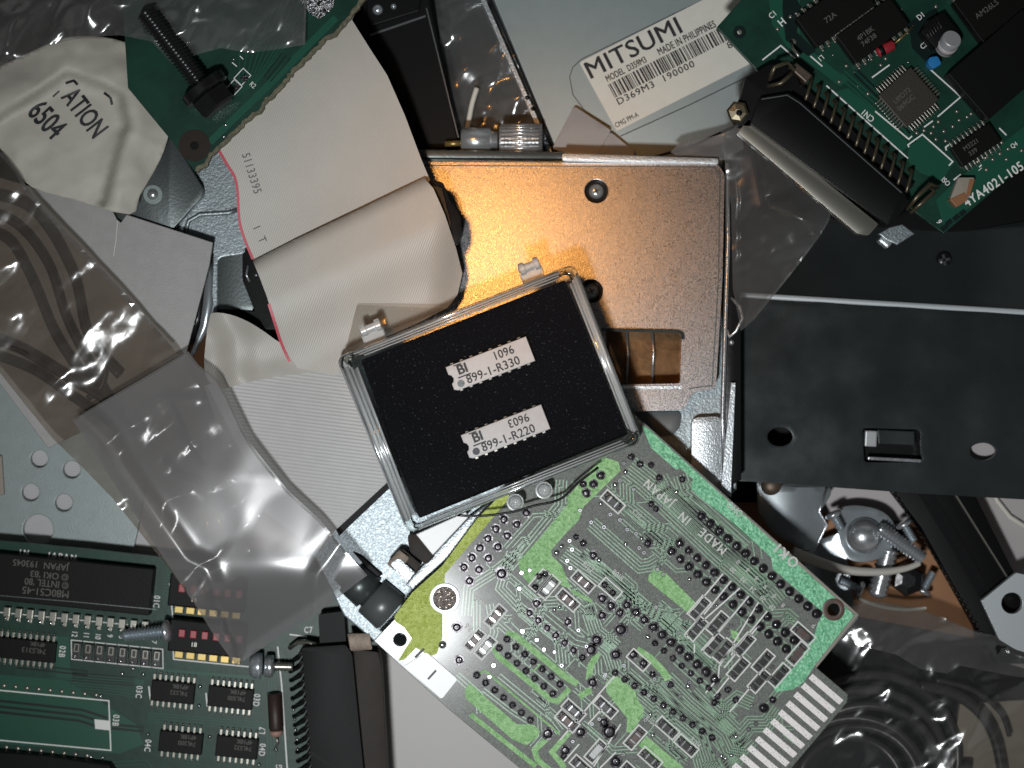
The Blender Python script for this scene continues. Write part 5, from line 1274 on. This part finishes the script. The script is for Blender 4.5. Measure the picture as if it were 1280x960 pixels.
# ================================================================ CLEAR AND GREY BAGS
def crumple(x, y, cell, seed):
    """piecewise flat heights with sharp creases between them, like crumpled film"""
    x += cell * .35 * nz(x, y, 1.1 / cell, seed + 5); y += cell * .35 * nz(x, y, 1.1 / cell, seed + 9)
    u = x / cell + y / cell * .35 + seed * 3.7; v = y / cell + seed * 1.3
    i, j = math.floor(u), math.floor(v); fu, fv = u - i, v - j
    h = lambda a, b: random.Random(a * 7919 + b * 104729 + seed * 31).random() - .5
    if fu + fv < 1: return h(i, j) * (1 - fu - fv) + h(i + 1, j) * fu + h(i, j + 1) * fv
    return h(i + 1, j + 1) * (fu + fv - 1) + h(i + 1, j) * (1 - fv) + h(i, j + 1) * (1 - fu)
def bagz(base, amp, s1, seed, extra=None):
    def f(x, y):
        z = base + amp * .5 * nz(x, y, s1, seed) + amp * .9 * crumple(x, y, .62 / s1, seed + 1) + amp * .25 * crumple(x, y, .2 / s1, seed + 2)
        if extra: z += extra(x, y)
        return z
    return f
def film_bag(name, poly, zf, m, label, cat, step=7, parts=()):
    g = G(); g.plate(resample(poly, step), zf, 0, step=step)
    return tag(g.obj(name, m, smooth=True), label, cat)
film_bag('cable_bag', [(1030, 800), (1068, 752), (1100, 750), (1155, 762), (1218, 788), (1290, 800), (1360, 810), (1360, 1020), (930, 1020), (1000, 860)], bagz(84, 24, .012, 4), 'clear', 'crumpled clear plastic bag around the coiled black cable', 'plastic bag')
ob = bpy.context.scene.collection.objects['cable_bag']
g = G(); g.plate(resample([(1050, 776), (1068, 754), (1100, 752), (1155, 764), (1218, 790), (1290, 802), (1360, 812), (1360, 850), (1270, 846), (1200, 832), (1184, 842), (1150, 836), (1120, 818), (1070, 806)], 6), lambda x, y: bagz(84, 24, .012, 4)(x, y) + 4 + 5 * crumple(x, y, 24, 3), 0, step=6); g.obj('haze_layer', 'milky', ob, smooth=True)  # extra milky layer stands in for bright hazy highlights
g = G(); g.plate([(520, -60), (600, -60), (710, 190), (700, 200), (540, 200)], 30, 8)
tag(g.obj('sheet_metal', 'steelmid'), 'dull metal sheet beneath the narrow clear bag and the thumbscrew', 'metal sheet')
film_bag('clear_bag', [(535, -60), (590, -60), (640, 60), (694, 186), (576, 186), (556, 90)], bagz(92, 22, .016, 9), 'milky', 'narrow crumpled clear bag between the black panel and the floppy drive', 'plastic bag')
g = G(); g.tube([(x, y, 96) for x, y in smooth_poly([(596, 110), (590, 130), (584, 160), (578, 178)], False, 5)], 3.5, 10); tag(g.obj('white_wire', 'label'), 'short white wire beside the thumbscrew barrel', 'wire')
film_bag('clear_bag', [(900, 158), (935, 146), (990, 190), (1040, 240), (1036, 276), (1005, 322), (975, 360), (942, 400), (926, 414), (916, 360), (914, 260)], bagz(186, 14, .012, 21, lambda x, y: 10 * sm(260 - y, 0, 80)), 'milky', 'creased clear bag corner at the right side of the metal drive below the connector', 'plastic bag', 6)
film_bag('clear_bag', [(-60, -60), (387, -60), (383, 0), (381, 56), (345, 62), (310, 66), (276, 60), (240, 70), (215, 80), (190, 52), (150, 44), (110, 46), (60, 56), (0, 84), (-60, 110)], bagz(256, 26, .014, 31), 'milky', 'large crumpled clear bag across the top left corner', 'plastic bag')
film_bag('film_scrap', [(838, 190), (846, 182), (900, 168), (925, 160), (930, 186), (905, 200), (850, 197)], bagz(176, 6, .03, 41), 'esd', 'crumpled grey film scrap at the upper right corner of the metal drive', 'film')
# long brown tinted bag with wires
wires = [[(-30, 262), (20, 280), (60, 330), (84, 400), (120, 470), (150, 520)], [(-30, 290), (10, 300), (40, 350), (70, 420), (110, 478), (138, 500)], [(-20, 420), (30, 440), (80, 470), (130, 500), (170, 540)], [(-20, 440), (40, 462), (90, 496), (140, 530)],
         [(100, 430), (116, 425), (130, 450), (128, 480), (110, 498)], [(-30, 240), (40, 262), (90, 340), (110, 420), (150, 470)]]
t = thing('wire_bundle', 'bundle of brown and black wires inside the long tinted bag at the left', 'wires', 60, 400, 186)
for k, w in enumerate(wires):
    g = G(); g.tube([(x, y, 194 + (k % 3) * 4) for x, y in smooth_poly(w, False, 6)], 5.5 if k != 4 else 4, 10); g.obj('wire', 'brownwire' if k % 2 == 0 else 'cable', t)
def lbz(x, y):
    d, s, tt2 = dist_line(x, y, [(0, 300), (80, 470), (160, 600), (240, 740)])
    return 0
film_bag('tinted_bag', [(-40, 140), (0, 188), (20, 212), (41, 246), (125, 334), (170, 382), (217, 436), (260, 500), (330, 640), (300, 720), (262, 745), (244, 756), (206, 704), (172, 662), (140, 622), (103, 584), (66, 548), (30, 504), (0, 466), (-40, 430)], bagz(214, 13, .014, 51, lambda x, y: -60 * sm(y, 540, 720) * 0), 'brownfilm', 'long brown tinted film bag holding wires along the left side', 'plastic bag')
g = G(); g.strip([(30, 214), (60, 262), (128, 336), (216, 437)], 1.6, lambda x, y: bagz(214, 8, .012, 51)(x, y) + 2, .6)
# front grey antistatic bag
crease = [(100, 518), (135, 552), (150, 580), (190, 640), (232, 700), (256, 712), (262, 728)]
def fbz(x, y):
    d, s, tt2 = dist_line(x, y, crease)
    z = 226 + 8 * math.exp(-(d / 13) ** 2) - (10 * sm(d, 10, 70) if s > 0 else 0) + 3 * math.exp(-(((x - 250) / 60) ** 2 + ((y - 600) / 90) ** 2))
    d2, s2, _ = dist_line(x, y, [(424, 680), (396, 720), (390, 770)]); z += 5 * math.exp(-(d2 / 8) ** 2)
    d3, s3, _ = dist_line(x, y, [(312, 553), (290, 600), (330, 690), (395, 740)]); z += .6 * math.exp(-(d3 / 20) ** 2)
    z += 2 * nz(x, y, .008, 61) + 2.6 * crumple(x, y, 80, 62) - 30 * sm(y, 700, 830) 
    return z
g.bm.free()
fb = [(91, 525), (125, 504), (180, 472), (235, 439), (248, 456), (275, 478), (312, 553), (359, 612), (400, 650), (424, 679), (459, 719), (425, 745), (390, 771), (340, 802), (295, 832), (268, 795), (244, 756), (206, 700), (160, 630), (120, 572)]
film_bag('antistatic_bag', fb, fbz, 'esd', 'silvery grey antistatic bag lying over the ribbed ribbon cable', 'plastic bag', 6)
t = thing('small_cable', 'dark looped cable with brass tips inside the silvery grey antistatic bag', 'cable', 265, 630, 196)
g = G(); g.tube([(x, y, 206) for x, y in smooth_poly([(206, 570), (222, 590), (250, 600), (272, 612), (286, 640), (290, 670), (276, 688), (258, 684), (244, 668)], False, 6)], 6, 10); g.obj('loop', 'cable', t)
g = G(); g.tube([(x, y, 208) for x, y in smooth_poly([(214, 500), (228, 530), (240, 560), (256, 582)], False, 6)], 3.5, 10); g.obj('lead', 'brownwire', t)
for pts in ([(256, 640, 212), (262, 664, 214)], [(268, 636, 212), (278, 662, 214)]):
    g = G(); g.tube(pts, 5, 10); g.obj('tip', 'gold', t)

# welded rims of the bags
def rim(name, pts, zf, host, m='milky', w=3.0):
    ob_ = bpy.context.scene.collection.objects[host]
    g = G(); g.strip(resample(smooth_poly(pts, False, 4), 5, False), w, lambda x, y: zf(x, y) + 1.2, .4); g.obj('welded_rim', m, ob_)
rim('r', [(235, 441), (248, 458), (274, 480), (311, 555), (358, 614), (399, 652), (423, 681), (457, 719)], fbz, 'antistatic_bag')
rim('r', [(93, 525), (126, 505), (180, 474), (234, 441)], fbz, 'antistatic_bag', 'milky', 2.2)
rim('r', [(1, 192), (21, 215), (42, 249), (125, 337), (170, 385), (214, 436)], bagz(214, 13, .014, 51), 'tinted_bag', 'milky', 5)
rim('r', [(382, 0), (380, 55)], bagz(256, 26, .014, 31), 'clear_bag.002')
rim('r', [(1039, 242), (1035, 276), (1004, 321), (974, 359), (942, 398)], bagz(186, 14, .012, 21, lambda x, y: 10 * sm(260 - y, 0, 80)), 'clear_bag.001', 'milky', 2.5)
# loose small screws
def small_screw(label, x, y, x2, y2, z):
    t = thing('small_screw', label, 'screw', x, y, z, 'small loose screws under the steel channel')
    a, b = (x, y, z + 8), (x2, y2, z + 8); L = (P(*b) - P(*a)).length / S
    g = G(); g.lathe(a, b, [(0, 5), (1, 11), (4, 12), (7, 10), (8, 5)], 22); g.obj('head', 'bright', t)
    pr3 = [(8, 4)]; k = 9
    while k < L: pr3 += [(k, 4), (k + 1.8, 6.4), (k + 2.3, 6.4)]; k += 3.6
    g = G(); g.lathe(a, b, pr3 + [(L + 2, 2)], 16); g.obj('thread', 'chrome', t, auto=20)
small_screw('small bright screw lying flat left of the threaded stud', 1078, 738, 1050, 726, 62)
small_screw('small bright screw half hidden behind the round head screw', 1128, 652, 1142, 676, 74)
small_screw('small bright screw tip down between the black nut and the card guide', 1152, 742, 1166, 716, 24)
small_screw('small bright screw lying on the notched spring clip', 1040, 640, 1052, 662, 80)
# ================================================================ LIGHT, WORLD, CAMERA
def area(name, px, py, z, tx, ty, tz, size, power, col):
    l = bpy.data.lights.new(name, 'AREA'); l.shape = 'RECTANGLE'; l.size = size[0]; l.size_y = size[1]; l.energy = power; l.color = col
    o = bpy.data.objects.new(name, l); C.objects.link(o)
    o.location = ((px - 640) * S, (480 - py) * S, z * S)
    d = Vector(((tx - 640) * S, (480 - ty) * S, tz * S)) - o.location
    o.rotation_euler = d.to_track_quat('-Z', 'Y').to_euler(); return o
l = bpy.data.lights.new('flash_lamp', 'SPOT'); l.energy = 6.1; l.color = (.96, .985, 1); l.spot_size = R(58); l.spot_blend = 1.0; l.shadow_soft_size = .018
KEY = bpy.data.objects.new('flash_lamp', l); C.objects.link(KEY); KEY.location = ((390 - 640) * S, (480 - 1080) * S, 2620 * S)
KEY.rotation_euler = (Vector(((670 - 640) * S, (480 - 500) * S, 200 * S)) - KEY.location).to_track_quat('-Z', 'Y').to_euler()
l = bpy.data.lights.new('warm_lamp', 'SPOT'); l.energy = 2.2; l.color = (1, .43, .10); l.spot_size = R(14); l.spot_blend = .7; l.shadow_soft_size = .03
WARM = bpy.data.objects.new('warm_lamp', l); C.objects.link(WARM); WARM.location = ((120 - 640) * S, (480 - 20) * S, 2200 * S)
WARM.rotation_euler = (Vector(((700 - 640) * S, (480 - 315) * S, 165 * S)) - WARM.location).to_track_quat('-Z', 'Y').to_euler()
w = bpy.data.worlds.new('World'); bpy.context.scene.world = w; w.use_nodes = True
nt = w.node_tree; bg = nt.nodes['Background']
tc = nn(nt, 'ShaderNodeTexCoord'); n = nn(nt, 'ShaderNodeTexNoise'); n.inputs['Scale'].default_value = 1.6; n.inputs['Detail'].default_value = 2
nt.links.new(tc.outputs['Generated'], n.inputs['Vector'])
r = nn(nt, 'ShaderNodeValToRGB'); r.color_ramp.elements[0].position = .42; r.color_ramp.elements[0].color = (.03, .033, .035, 1); r.color_ramp.elements[1].position = .62; r.color_ramp.elements[1].color = (.55, .56, .55, 1)
nt.links.new(n.outputs['Fac'], r.inputs['Fac']); nt.links.new(r.outputs['Color'], bg.inputs['Color']); bg.inputs['Strength'].default_value = .34
cam = bpy.data.cameras.new('camera'); co = bpy.data.objects.new('camera', cam); C.objects.link(co)
co.location = (0, 0, H * S); cam.sensor_width = 36; cam.lens = 36 * (H - ZR) / 1280
cam.clip_start = .01; cam.clip_end = 20
cam.dof.use_dof = True; cam.dof.focus_distance = (H - ZR) * S; cam.dof.aperture_fstop = 13 
# the scene is in metres: aperture follows lens / fstop
sc = bpy.context.scene; sc.camera = co
sc.render.engine = 'CYCLES'; sc.cycles.max_bounces = 10; sc.cycles.transparent_max_bounces = 12; sc.cycles.transmission_bounces = 8
sc.view_settings.view_transform = 'Standard'; sc.view_settings.look = 'None'; sc.view_settings.exposure = 0
